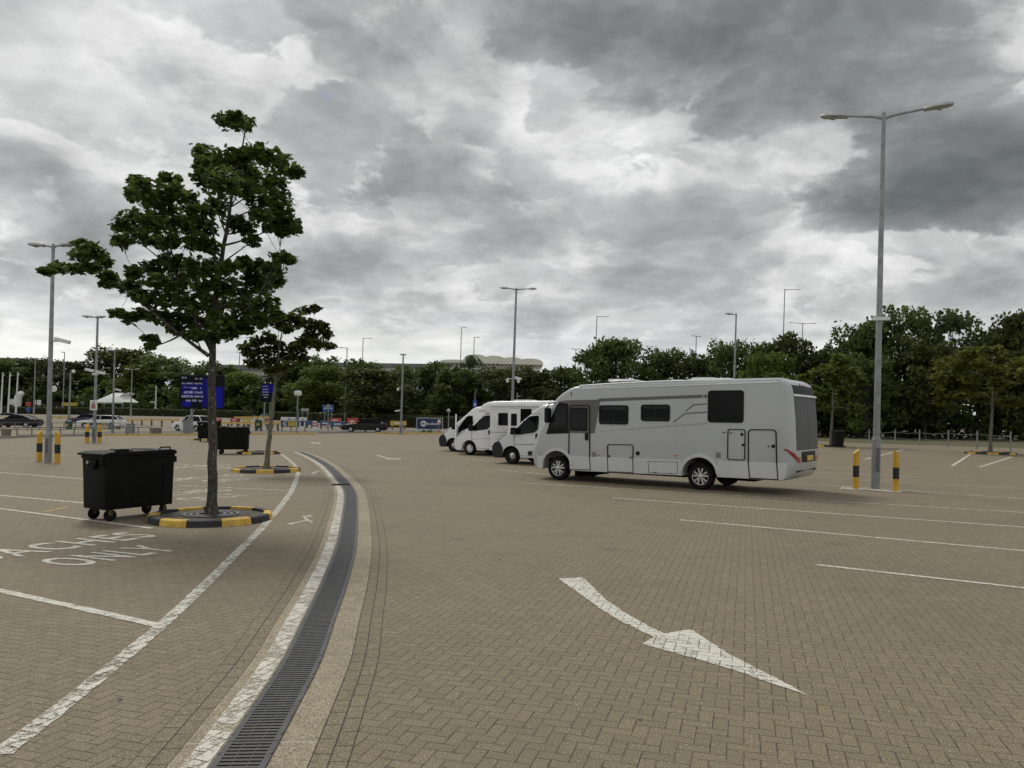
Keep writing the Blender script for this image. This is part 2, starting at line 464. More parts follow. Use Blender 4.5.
# ================================================================== GROUND AND MARKINGS
xs = sorted(set([-1500, -900, -500, -300, -200] + list(range(-150, 151, 5)) + [200, 300, 500, 900, 1500]))
ys = sorted(set([-30, -10] + list(range(0, 201, 4)) + [250, 350, 500, 800, 1300, 2500]))
mb = MB()
mb.add([(x, y, gz(x, y)) for y in ys for x in xs],
       [(j * len(xs) + i, j * len(xs) + i + 1, (j + 1) * len(xs) + i + 1, (j + 1) * len(xs) + i)
        for j in range(len(ys) - 1) for i in range(len(xs) - 1)])
o = mb.build('ground', M['paving'], smooth=60)
tag(o, 'buff herringbone block paving of the whole car park', 'ground', kind='structure')

def sheet(name, pts, z, mat, label, cat):
    mb = MB(); mb.add([(p[0], p[1], z) for p in pts], [tuple(range(len(pts)))])
    o = mb.build(name, mat)
    if o.data.polygons[0].normal.z < 0: o.data.flip_normals()
    return tag(o, label, cat, kind='structure')
def smooth_path(pts, step=.25):
    """Catmull-Rom through ground points, evenly re-sampled"""
    P = [Vector((p[0], p[1])) for p in pts]
    P = [P[0] * 2 - P[1]] + P + [P[-1] * 2 - P[-2]]
    out = []
    for i in range(1, len(P) - 2):
        n = max(2, int((P[i + 1] - P[i]).length / .1))
        for k in range(n):
            t = k / n; a, b, c, d = P[i - 1:i + 3]
            out.append(.5 * ((2 * b) + (c - a) * t + (2 * a - 5 * b + 4 * c - d) * t * t + (3 * b - a - 3 * c + d) * t ** 3))
    out.append(P[-2])
    res = [out[0]]; acc = 0
    for a, b in zip(out, out[1:]):
        seg = (b - a).length
        while acc + seg >= step:
            a = a + (b - a) * ((step - acc) / seg); seg = (b - a).length; acc = 0; res.append(a.copy())
        acc += seg
    return res
def normals(path):
    out = []
    for i in range(len(path)):
        d = (path[min(i + 1, len(path) - 1)] - path[max(0, i - 1)]).normalized()
        out.append(Vector((-d.y, d.x)))          # to the left of travel
    return out
def ribbon(name, path, o0, o1, z, mat, step=.25, parent=None, jit=0):
    """strip between two sideways offsets of a path; uv in metres"""
    N = normals(path); mb = MB(); n = len(path)
    J = [[rnd.gauss(0, jit) if jit else 0 for _ in path] for _ in (0, 1)]
    mb.add([(p.x + q.x * (o0 + e), p.y + q.y * (o0 + e), z) for p, q, e in zip(path, N, J[0])] +
           [(p.x + q.x * (o1 + e), p.y + q.y * (o1 + e), z) for p, q, e in zip(path, N, J[1])],
           [(i, i + 1, n + i + 1, n + i) for i in range(n - 1)])
    me = bpy.data.meshes.new(name); me.from_pydata(mb.v, [], mb.f); me.materials.append(mat)
    uvl = me.uv_layers.new(name='UVMap')
    for poly in me.polygons:
        for li in poly.loop_indices:
            vi = me.loops[li].vertex_index
            uvl.data[li].uv = ((vi % n) * step, abs(o1 - o0) if vi >= n else 0)
    if me.polygons[0].normal.z < 0: me.flip_normals()
    return link(name, me, parent)

# drainage channel sweeping away to the left
drain_px = [(238.5, 768), (280, 700), (303, 660), (319.5, 620), (336, 580), (347.5, 540), (351, 500), (348.5, 489), (341.5, 480),
            (327.5, 466), (311, 456.5), (300, 452.5)]
dg_ = [G(*p) for p in drain_px]
dp = [Vector((-1.24, 1.2)), Vector((-1.28, 2.6))] + [p.xy for p in dg_]
path = smooth_path(dp, .25)
drain = thing('drainage_channel', 'slotted dark grating drain set in tan concrete, curving away down the paving', 'drain channel', (0, 0, 0))
ribbon('concrete_edge', path, .14, .36, .0065, M['haunch'], parent=drain)
ribbon('concrete_edge', path, -.345, -.14, .0065, M['haunch'], parent=drain)
ribbon('channel_dark_strip', path, .142, -.142, .0045, M['black'], parent=drain)  # flat black strip standing in for the shaded depth below the grating
for a, b in ((.362, .562), (-.547, -.347)):
    tag(ribbon('block_course', path, a, b, .004, M['soldier']), 'rows of paving blocks laid lengthwise along the %s side of the drain' %
        ('left' if a > 0 else 'right'), 'block edging', kind='structure')
# painted band on the left-hand concrete, rubbed away
tag(ribbon('painted_line', path, .155, .285, .0105, M['paint_very']), 'rubbed white band on the concrete left of the grating', 'road marking', kind='structure')
gm = MB()
for sx in (-1, 1):
    gm.box(sx * .132 - .018, sx * .132 + .018, -.247, .247, .0, .012)
    for y in (-.17, .08): gm.box(sx * .143 - .005, sx * .143 + .005, y, y + .03, .0121, .015)
for k in range(12):
    y = -.231 + k * .042
    gm.box(-.116, .116, y - .0125, y + .0125, 0, .0105)
for x in (-.045, .045): gm.box(x - .004, x + .004, -.24, .24, 0, .008)
gme = None
cpath = smooth_path(dp, .5)
for i in range(min(len(cpath) - 1, 92)):
    a, b = cpath[i], cpath[i + 1]; mid = (a + b) / 2
    if gme is None:
        g = gm.build('grate', M['grate'], drain); gme = g.data
    else:
        g = link('grate', gme, drain)
    g.location = (mid.x, mid.y, .005)
    g.rotation_euler = (0, 0, math.atan2(b.y - a.y, b.x - a.x) - PI / 2); g.scale = (.93, (b - a).length / .5, 1)
tag(sheet('channel_joint', [G(332, 485.8), G(350, 485.6), G(350, 484.6), G(332, 484.8)], .030, M['rubber'], 'thin dark joint bar lying across the drain', 'joint bar'), 'thin dark joint bar lying across the drain', 'joint bar', kind='structure')

def line(pts, w, mat, label, z=.005, step=.3, world=False):
    P = [Vector(p[:2]) if world else G(*p).xy for p in pts]
    L_ = (P[1] - P[0]).length; n_ = int(L_ / .06) + 2
    pa = smooth_path(P, .06) if len(P) > 2 else [P[0] + (P[1] - P[0]) * (k / n_) for k in range(n_ + 1)]
    return tag(ribbon('painted_line', pa, -w / 2, w / 2, z, M[mat], jit=.004), label, 'road marking', kind='structure')
line([(0, 755), (80, 693), (160, 627), (205, 585), (240, 550), (262, 528), (284, 502), (293, 488), (298, 473), (296, 467), (289, 460), (281, 454)],
     .12, 'paint_worn', 'long curved white line running along the ends of the coach bays', z=.0056)
LB = [  # bay lines on the left
    ((-90, 571), (160, 626), .10, 'paint', 'white bay line nearest the camera, in front of the painted words'),
    ((-60, 501), (152, 528.5), .09, 'paint', 'white bay line ending at the kerb ring of the big maple'),
    ((-60, 490), (93, 504), .09, 'paint', 'white bay line running in behind the nearest bin'),
    ((-60, 468), (93, 480), .09, 'paint', 'white bay line passing left of the nearest bin at wheel height'),
    ((178, 485.5), (295, 491), .09, 'paint_worn', 'white bay line between the big maple and the curved line'),
    ((-40, 444.5), (90, 449.0), .09, 'paint_worn', 'faint white bay line just before the left lamp post'),
    ((-40, 460), (38, 461.5), .09, 'paint_worn', 'short white bay line reaching the left lamp post'),
    ((177, 464), (236, 469), .09, 'paint_worn', 'faint white bay line left of the second tree ring'),
    ((-40, 452), (120, 457.5), .08, 'paint_very', 'very faint bay line behind the nearest bin'),
]
for a, b, w, mt, lb in LB: line([a, b], w, mt, lb)
line([(43, 512.5), (67, 507.5)], .10, 'paint_yellow', 'short faded yellow dash left of the nearest bin')
for a, b, w, mt, lb in [
    ((817, 565), (1040, 590), .085, 'paint', 'nearest white bay line on the right side'),
    ((680, 520), (1040, 552.5), .085, 'paint', 'second nearest white bay line on the right side'),
    ((612, 498), (1040, 528.5), .085, 'paint', 'third white bay line on the right side'),
    ((520, 483), (1040, 513.5), .085, 'paint_worn', 'white bay line in front of the big motorhome'),
    ((820, 484.5), (1040, 500), .085, 'paint_worn', 'white bay line crossing the foot of the right lamp post'),
    ((790, 476.5), (1040, 489.5), .085, 'paint_worn', 'first white bay line behind the right lamp post'),
    ((815, 472.5), (925, 477), .085, 'paint_worn', 'second white bay line behind the right lamp post'),
    ((815, 467), (860, 469), .085, 'paint_worn', 'short white bay line behind the tail of the big motorhome'),
    ((497, 469.5), (560, 476), .085, 'paint_worn', 'white bay line in front of the silver van'),
    ((460, 459), (510, 463), .085, 'paint_worn', 'white bay line in front of the white motorhome'),
    ((418, 450), (455, 452.5), .085, 'paint_worn', 'white bay line in front of the white van'),
    ((403, 448), (440, 449.5), .085, 'paint_worn', 'farthest white bay line of the motorhome row'),
    ((780, 452), (835, 450), .085, 'paint_worn', 'white bay line left of the far bin'),
]: line([a, b], w, mt, lb)
for a, b, lb in [((865, 459.5), (904, 449.5), 'white bay line slanting behind the right hand bollard'),
                 ((952, 466), (970, 454.5), 'left one of two short white lines under the right tree'),
                 ((980, 467), (1012, 457), 'right one of two short white lines under the right tree')]:
    line([a, b], .12, 'paint', lb)
def poly_mark(pts, mat, label, z=.005):
    Q = [G(*p) for p in pts]; P = []
    for a, b in zip(Q, Q[1:] + Q[:1]):
        n = max(1, int((b - a).length / .035))
        for k in range(n):
            q = a.lerp(b, k / n)
            if k: q = q + Vector((rnd.gauss(0, .005), rnd.gauss(0, .005), 0))
            P.append(q)
    return tag(sheet('painted_arrow', P, z, M[mat], label, 'road marking'), label, 'road marking', kind='structure')
poly_mark([(558.5, 578.8), (583, 577.8), (596, 590), (606, 600), (620, 610), (640, 622), (664, 634), (690, 630), (693, 631), (730, 655), (765, 673), (808, 696),
           (775, 685), (735, 671), (700, 660.5), (670, 652), (641, 644), (654, 637.5), (625, 624), (600, 609), (585, 598)], 'paint', 'big white curved arrow pointing towards the lower right corner')
for pts, lb in [([(288, 524), (305, 520.4), (303, 518.2), (301, 516.2), (311, 515.6), (312, 516.6), (306, 517.2), (308, 519.5), (314, 522.4), (311, 523.6), (306.5, 521.2), (289, 525)],
                 'thin white arrow between the curved line and the drain'),
                ([(375, 455), (380, 455.3), (388, 458), (401, 458.4), (400, 459.6), (388, 459.6)], 'small white arrow out beyond the drain'),
                ([(310, 442), (321, 443), (321, 444), (310, 443.1)], 'small white dash near the far end of the drain'),
                ([(310, 473.5), (318, 470.8), (320, 471.4), (313, 474.2)], 'small white tick between second tree and drain')]:
    poly_mark(pts, 'paint_worn', lb)
# the words painted for coaches, four bays
def ground_text(txt, origin, ang, up, size, length, label, mat):
    """end of baseline at origin, reading towards ang, tops towards up"""
    me = text_mesh(txt, 1.0, .016, space=1.14)
    co = np.zeros(len(me.vertices) * 3); me.vertices.foreach_get('co', co); co = co.reshape(-1, 3)
    x0, x1 = co[:, 0].min(), co[:, 0].max(); y1 = co[:, 1].max()
    e = np.array([math.cos(ang), math.sin(ang)]); u = np.array([math.cos(up), math.sin(up)])
    sx = (co[:, 0] - x1) / (x1 - x0) * length; sy = co[:, 1] / y1 * size
    out = np.zeros_like(co)
    out[:, :2] = np.array(origin) + sx[:, None] * e + sy[:, None] * u; out[:, 2] = .0055
    me.vertices.foreach_set('co', out.ravel()); me.materials.clear(); me.materials.append(M[mat]); me.update()
    if me.polygons[0].normal.z < 0: me.flip_normals()
    return tag(link('painted_words', me), label, 'road marking', kind='structure')
dgr = math.radians
for k, (dx, dy, where) in enumerate([(0, 0, 'in the nearest bay'), (-1.37, 6.83, 'in the bay behind the big maple'),
                                     (-2.6, 11.2, 'in the bay before the second tree ring'), (-4.6, 15.6, 'in the bay beside the second tree ring')]):
    mt = 'paint' if k == 0 else 'paint_worn'
    ground_text('COACHES', (-5.12 + dx, 11.22 + dy), dgr(61.5), dgr(157), .74, 2.95, 'white painted word COACHES ' + where, mt)
    ground_text('ONLY', (-4.33 + dx, 10.12 + dy), dgr(60), dgr(157), .74, 1.42, 'white painted word ONLY ' + where, mt)

# road and verge
road = [G(-60, 443), G(50, 436), G(200, 434.8), G(345, 433.4), G(575, 432)]
back = [Vector((p.x - .3 * 14, p.y + 15, 0)) for p in road]
sheet('access_road', [p for p in road] + [p for p in reversed(back)], .006, M['asphalt'], 'grey asphalt road beyond the yellow kerb', 'road')
vn = [G(700, 436), G(800, 440.5), G(860, 443), G(940, 445.5), G(1024, 448.5), G(1150, 453)]
vb = [Vector((p.x * 1.35 + 2, p.y * 1.35 + 6, 0)) for p in vn]
sheet('grass_verge', vn + list(reversed(vb)), .008, M['grass'], 'strip of rough grass in front of the right hand trees', 'grass')

def kerb_run(pts, w, h, mat, name, label, cat='kerb'):
    P = [Vector((p.x, p.y)) for p in pts]; pa = smooth_path(P, 1.0) if len(P) > 2 else P
    N = normals(pa); mb = MB(); n = len(pa); vs = []
    for p, q in zip(pa, N):
        for off, z in ((-w / 2, -.05), (-w / 2, h), (w / 2, h), (w / 2, -.05)):
            vs.append((p.x + q.x * off, p.y + q.y * off, gz(p.x, p.y) + z))
    fs = [(i * 4 + a, i * 4 + a + 1, (i + 1) * 4 + a + 1, (i + 1) * 4 + a) for i in range(n - 1) for a in range(3)]
    fs += [(0, 1, 2, 3), tuple((n - 1) * 4 + k for k in range(4))]
    mb.add(vs, fs)
    return tag(mb.build(name, mat), label, cat)
kerb_run([G(95, 435.8), G(200, 435.2), G(320, 434.2)], .3, .13, M['kerb_yellow'], 'yellow_kerb', 'long yellow kerb behind the bins, left of the first striped posts')
kerb_run([G(375, 434.0), G(440, 433.8), G(580, 433)], .3, .13, M['kerb_yellow'], 'yellow_kerb', 'yellow kerb in front of the navy banner and the walking person')
kerb_run([G(320, 433.4), G(374, 433.0)], .3, .12, M['concrete'], 'pale_kerb', 'pale grey kerb below the dark saloon')
kerb_run([G(-30, 439), G(60, 436.5), G(94, 436)], .3, .12, M['concrete'], 'pale_kerb', 'pale kerb under the low railing at far left')

def ring(loc, R, n, label, h=.115, first=0, gap=None, w=.14, tilt=0):
    r = thing('tree_kerb_ring', label, 'kerb ring', loc, 0)
    for k in range(n):
        if gap and gap(k): continue
        a0 = 2 * PI * k / n + .012; a1 = 2 * PI * (k + 1) / n - .012
        mb = MB(); m = 5; vs = []
        for i in range(m + 1):
            a = a0 + (a1 - a0) * i / m
            for rad, z in ((R, -.03), (R - .015, h - .02), (R - .04, h), (R - w, h), (R - w, -.03)):
                vs.append((rad * math.cos(a), rad * math.sin(a), z))
        fs = [(i * 5 + q, i * 5 + q + 1, (i + 1) * 5 + q + 1, (i + 1) * 5 + q) for i in range(m) for q in range(4)]
        fs += [(0, 1, 2, 3, 4), tuple(m * 5 + q for q in range(5))]
        mb.add(vs, fs)
        yel = (k + first) % 2 == 0
        s_ = mb.build('kerb_stone', M['kerb_yellow' if yel else 'kerb_black'], r, smooth=40)
        s_['label'] = ('yellow' if yel else 'black') + ' painted kerb stone'
    mb = MB(); mb.lathe([(0.001, h - .035), (R * .45, h - .03), (R - w - .004, h - .045)], 40)
    mb.build('fill', M['ring_fill'], r)
    if R > .9:
        mb = MB()
        for q in range(3): mb.lathe([(.2 + q * .1, h - .03), (.2 + q * .1, h - .012), (.26 + q * .1, h - .012), (.26 + q * .1, h - .03)], 24)
        mb.build('tree_grille', M['grate'], r)
    return r
RC1 = Vector((-5.08, 13.05, 0))
ring(RC1, 1.0, 12, 'black and yellow kerb ring round the big maple', first=0)
RC2 = Vector((-7.72, 24.25, 0))
ring(RC2, 1.05, 12, 'black and yellow kerb ring round the smaller maple in the middle', first=1)
RC3 = G(259, 453.6)
ring(RC3, .98, 12, 'low black and yellow kerb ring behind the smaller maple, with no tree', first=0, h=.1)
RC4 = G(206, 440)
ring(RC4, 1.0, 12, 'far black and yellow kerb ring beside the farther pair of bins', first=1, h=.1)
RC5 = G(828, 446.5); RC5.x += .1
ring(RC5, 1.25, 14, 'black and yellow kerb ring by the far bin beyond the motorhome', first=0)
RC6 = G(990, 453.8)
ring(RC6, 1.4, 14, 'black and yellow kerb ring under the right hand tree', first=1)
# pale plinth between right bollards
sheet('lamp_plinth', [G(842, 487.5), G(903, 491.2), G(901, 492.8), G(840, 489.2)], .012, M['paint_worn'], 'pale worn strip joining the two right bollards', 'road marking')
# pavement litter
lm = MB()
for px, py in [(430, 520), (712, 600), (690, 560), (505, 478), (470, 610), (560, 700), (355, 640), (500, 560), (880, 640), (640, 720), (120, 700), (200, 650), (930, 600), (420, 690)]:
    p = G(px, py); a = rnd.uniform(0, 6); s_ = rnd.uniform(.012, .03)
    lm.obox((p.x, p.y, .006 + s_ * .15), s_, s_ * .7, s_ * .3, Matrix.Rotation(a, 3, 'Z'))
tag(lm.build('grit', M['stone'], bevel=.003), 'scattered small stones and dry bits on the paving', 'grit', kind='stuff')

# ================================================================== TREES
MAPLE = np.array([(0, -.34), (.26, -.46), (.27, -.2), (.56, .0), (.3, .12), (.3, .34), (0, .62), (-.3, .34), (-.3, .12), (-.56, .0), (-.27, -.2), (-.26, -.46)])
OVAL = np.array([(0, -.5), (.3, -.15), (.24, .25), (0, .5), (-.24, .25), (-.3, -.15)])
SPRAY = np.array([(0, -.5), (.42, -.22), (.3, .12), (.45, .35), (.05, .5), (-.35, .3), (-.25, .02), (-.48, -.2)])
def leaf_cloud(name, C, size, tmpl, spread, mat, parent, rs, droop=.25):
    k = len(C); n = len(tmpl)
    N = rs.normal(size=(k, 3)) * spread + np.array([0, 0, 1.0]); N /= np.linalg.norm(N, axis=1)[:, None]
    T = rs.normal(size=(k, 3)); T -= N * (T * N).sum(1)[:, None]; T /= np.linalg.norm(T, axis=1)[:, None]
    B = np.cross(N, T)
    S = np.asarray(size).reshape(-1, 1, 1)
    r2 = (tmpl ** 2).sum(1)
    V = C[:, None, :] + S * (tmpl[None, :, 0, None] * T[:, None, :] + tmpl[None, :, 1, None] * B[:, None, :] - droop * r2[None, :, None] * N[:, None, :])
    return np_mesh(name, V.reshape(-1, 3), n, mat, parent)
def blob_points(rs, c, rad, k, lo=.35):
    d = rs.normal(size=(k, 3)); d /= np.linalg.norm(d, axis=1)[:, None]
    r = rs.uniform(lo ** 2, 1, size=(k, 1)) ** .5
    r *= 1 + rs.normal(size=(k, 1)) * .12
    return np.array(c) + d * r * np.array(rad)

def bezier(a, b, c, n=6):
    return [a * (1 - t) ** 2 + b * 2 * t * (1 - t) + c * t * t for t in (i / n for i in range(n + 1))]
def smooth3(P):
    out = []; Q = [P[0] * 2 - P[1]] + P + [P[-1] * 2 - P[-2]]
    for i in range(1, len(Q) - 2):
        a, b, c, d = Q[i - 1:i + 3]
        for k in range(5):
            t_ = k / 5; out.append(.5 * ((2 * b) + (c - a) * t_ + (2 * a - 5 * b + 4 * c - d) * t_ * t_ + (3 * b - a - 3 * c + d) * t_ ** 3))
    return out + [P[-1]]
def maple(name, label, base, trunk, clumps, seed, leaf=.125, per=1.0, r0=.115, zmin=.40, limbs=(), bark='bark', lmat='leaf', tag_cat='tree'):
    """trunk: world points; clumps: (x, z, rx, rz) in metres in the tree's own frame"""
    rs = np.random.RandomState(seed); rn = random.Random(seed)
    t = thing(name, label, tag_cat, base)
    tm = MB(); n = len(trunk)
    tp = [Vector(p) for p in trunk]
    fine = []
    for i in range(n - 1):
        for k in range(4): fine.append(tp[i].lerp(tp[i + 1], k / 4))
    fine.append(tp[-1]); H = fine[-1].z
    rad = [max(.012, r0 * (1 - .9 * (p.z / H) ** 1.1) + (.045 * max(0, 1 - p.z / .3) ** 2)) for p in fine]
    for p in fine[1:]: p.x += rn.uniform(-.012, .012); p.y += rn.uniform(-.012, .012)
    tm.tube(fine, rad, 12)
    trk = tm.build('trunk', M[bark], t, smooth=60)
    bmk = MB(); P = []; SZ = []
    nodes = [(p, r * .8) for p, r in zip(fine, rad) if p.z > H * zmin]
    for lb in limbs:
        P_ = smooth3([Vector(q) for q in lb]); rr0 = [max(.009, .036 * (1 - .8 * q / (len(P_) - 1))) for q in range(len(P_))]
        bmk.tube(P_, rr0, 8); nodes += list(zip(P_[2:], rr0[2:]))
    order = sorted(clumps, key=lambda c: min((Vector((c[0], c[4], c[1])) - p).length for p, _ in nodes))
    for (x, z, rx, rz, dy, side) in order:
        c = Vector((x, dy, z - rz * .3))
        def cost(nd):                  # grow from the nearest wood, upwards rather than down
            v = c - nd[0]; L = v.length
            return L + max(0, .55 * L - v.z) * .9 + (0 if nd[1] > .017 else .45)
        a, ra = min(nodes, key=cost)
        L = (c - a).length
        mid = a.lerp(c, .5) + Vector((rn.uniform(-.08, .08) * L, rn.uniform(-.08, .08) * L, -.06 * L + rn.uniform(-.04, .08) * L))
        nq = max(3, int(L / .18)); br = bezier(a, mid, c, nq)
        rb = min(ra * .72, .010 + .016 * L)
        rr_ = [max(.004, rb * (1 - .65 * q / nq)) for q in range(nq + 1)]
        bmk.tube(br, rr_, 6)
        nodes += list(zip(br[1:], rr_[1:]))
        for q in range(3):                # twigs
            e = c + Vector((rn.uniform(-1, 1) * rx, rn.uniform(-1, 1) * rx, rn.uniform(-.6, .9) * rz)) * .8
            s_ = br[-1 - rn.randint(0, 1)]
            bmk.tube(bezier(s_, s_.lerp(e, .5) + Vector((0, 0, .05)), e, 3), [.007, .005, .004, .003], 4)
        k = int(per * (50 + 900 * rx * rz))
        P.append(blob_points(rs, (x, dy, z), (rx * 1.04, rx * 1.0, rz * 1.0), k, .1)); SZ.append(rs.uniform(.7, 1.25, k) * leaf)
    bo = bmk.build('limbs', M[bark], t, smooth=60)
    P = np.concatenate(P); SZ = np.concatenate(SZ)
    leaf_cloud('crown', P, SZ, MAPLE, .55, M[lmat], t, rs, .35)
    return t

def limb_from(q, base):
    Y = base.y; return [(ray(*p_).x * (Y + dy) - base.x, dy, EYE + ray(*p_).z * (Y + dy) - base.z) for p_, dy in zip(q, (0, -.1, -.25, -.35, -.4))]
def clumps_from(px_list, base, Y, seed, depth):
    rn = random.Random(seed); out = []; k = Y / F
    for (px, py, rx, ry) in px_list:
        dy = rn.uniform(-depth, depth) * rn.uniform(.3, 1); d = ray(px, py); q = Y + dy
        out.append((d.x * q - base.x, EYE + d.z * q - base.z, rx * k, ry * k, dy, 0))
    return out
T1 = [(234, 122, 15, 8), (224, 120, 10, 7), (246, 122, 10, 7), (235, 117, 9, 6),
      (203, 153, 13, 10), (214, 165, 15, 12), (227, 160, 16, 13), (241, 158, 14, 10), (258, 152, 14, 9), (271, 158, 17, 12), (285, 168, 13, 11), (297, 172, 9, 6),
      (206, 178, 14, 12), (222, 182, 17, 15), (240, 186, 16, 14), (258, 182, 18, 15), (275, 186, 15, 13), (262, 202, 16, 12), (281, 205, 12, 11), (246, 172, 14, 12), (200, 165, 8, 8),
      (288, 222, 12, 9), (276, 218, 13, 10), (294, 229, 8, 6), (262, 216, 10, 7), (252, 240, 9, 6), (270, 228, 9, 6), (283, 231, 9, 6), (235, 222, 12, 10), (246, 228, 10, 8),
      (138, 182, 11, 9), (148, 192, 15, 13), (132, 194, 8, 8), (170, 180, 11, 7), (172, 192, 14, 12), (158, 205, 17, 12), (186, 200, 14, 12),
      (122, 225, 9, 9), (134, 218, 13, 11), (122, 240, 9, 8), (140, 236, 13, 9), (152, 224, 15, 12), (168, 218, 16, 13), (184, 222, 15, 13), (198, 212, 14, 12), (205, 228, 13, 11),
      (170, 240, 14, 9), (190, 240, 15, 11), (156, 242, 9, 6), (207, 245, 11, 9), (216, 205, 13, 12),
      (243, 262, 9, 6), (258, 266, 12, 8), (272, 270, 12, 9), (282, 258, 11, 6), (290, 260, 6, 4), (252, 276, 11, 7), (276, 280, 11, 8), (262, 286, 14, 10),
      (82, 244, 8, 6), (92, 252, 13, 9), (80, 256, 9, 6), (104, 262, 10, 7), (60, 268, 12, 6), (46, 271, 8, 4), (76, 268, 12, 6), (92, 267, 10, 6), (108, 276, 9, 6),
      (122, 286, 12, 7), (108, 283, 8, 5), (134, 272, 9, 6), (133, 284, 9, 7), (138, 295, 8, 6),
      (153, 268, 13, 9), (166, 262, 13, 9), (182, 265, 15, 10), (160, 282, 15, 10), (178, 282, 17, 12), (198, 268, 14, 10), (214, 265, 12, 9), (228, 268, 12, 8), (205, 284, 16, 12), (225, 285, 15, 11),
      (243, 292, 15, 11), (150, 298, 15, 9), (168, 300, 16, 11), (188, 302, 17, 12), (208, 303, 16, 12), (228, 304, 17, 12), (248, 308, 15, 10), (265, 304, 13, 10), (275, 314, 10, 7),
      (118, 313, 10, 5), (130, 318, 9, 6), (145, 314, 12, 8), (162, 316, 14, 9), (182, 320, 15, 9), (200, 322, 15, 10), (220, 322, 15, 10), (240, 322, 14, 8), (258, 320, 10, 7),
      (152, 339, 8, 5), (150, 346, 5, 3), (195, 335, 12, 6), (215, 336, 13, 7), (232, 332, 10, 6), (246, 330, 8, 4), (176, 330, 9, 5)]
TB1 = Vector((RC1.x - .02, RC1.y + .05, .07))
cl = clumps_from(T1, TB1, TB1.y, 5, 1.25)
trunk1 = [(0, 0, 0), (.01, 0, .9), (-.02, .02, 1.9), (-.02, .0, 3.0), (.07, -.03, 4.0), (.16, .05, 4.8), (.33, .0, 5.7), (.44, .05, 6.35), (.47, .06, 6.72)]
maple('maple_tree', 'tallest maple with a loose tuft on top, in the nearest kerb ring', TB1, trunk1, cl, 5, leaf=.106, per=1.55, r0=.085, zmin=.36,
      limbs=[limb_from(q, TB1) for q in ([(209, 356), (190, 342), (166, 323), (140, 302), (116, 282)], [(211, 350), (192, 312), (172, 262), (154, 214)], [(212, 344), (236, 318), (256, 300), (270, 272)], [(214, 330), (216, 280), (212, 220), (206, 170)])])
T2 = [(262, 318, 9, 6), (278, 322, 10, 6), (292, 318, 11, 7), (306, 310, 10, 5), (316, 308, 6, 3), (300, 322, 9, 6), (286, 328, 9, 5),
      (312, 325, 10, 7), (322, 326, 8, 5), (326, 334, 7, 6), (310, 334, 9, 6), (304, 342, 11, 7), (318, 344, 10, 6), (329, 346, 7, 4), (296, 348, 11, 7),
      (268, 338, 11, 6), (256, 342, 10, 6), (246, 347, 8, 5), (276, 346, 11, 7), (262, 352, 12, 6), (250, 354, 8, 4), (284, 356, 12, 7), (268, 362, 12, 6), (300, 358, 10, 6), (254, 363, 9, 5), (285, 366, 10, 6), (272, 370, 8, 4)]
TB2 = Vector((RC2.x + .0, RC2.y, .06))
cl2 = clumps_from(T2, TB2, TB2.y, 9, 1.2)
trunk2 = [(0, 0, 0), (.08, 0, 1.0), (.18, .0, 2.0), (.26, .02, 3.0), (.36, .0, 3.9), (.5, .0, 4.8)]
maple('maple_tree', 'smaller leaning maple with a spreading open crown, in the middle kerb ring', TB2, trunk2, cl2, 9, leaf=.14, per=1.25, r0=.085, bark='bark_pale', zmin=.5)
# two young trees far right
def young(loc, h, w, seed, label, zb):
    rn = random.Random(seed); cl = []
    for k in range(34):
        a = rn.uniform(0, 2 * PI); r = math.sqrt(rn.random()) * w
        z = zb + (h - zb) * (rn.random() ** .8) * (1 - .35 * (r / w) ** 2)
        cl.append((r * math.cos(a), z, rn.uniform(.35, .75) * w * .42, rn.uniform(.25, .5), r * math.sin(a), 0))
    return maple('young_tree', label, loc, [(0, 0, 0), (.05, 0, zb * .6), (.1, 0, zb + .3), (.1, .05, h * .8), (.15, 0, h * .95)], cl, seed, leaf=.27, per=.55, r0=.11, zmin=.42, bark='bark_pale', lmat='leaf4')
young(Vector((RC5.x + .1, RC5.y, .05)), 6.6, 2.1, 21, 'young bright green tree beside the far bin', 2.6)
young(Vector((RC6.x, RC6.y, .05)), 6.9, 2.9, 22, 'young bright green tree at right, in its own kerb ring', 3.0)

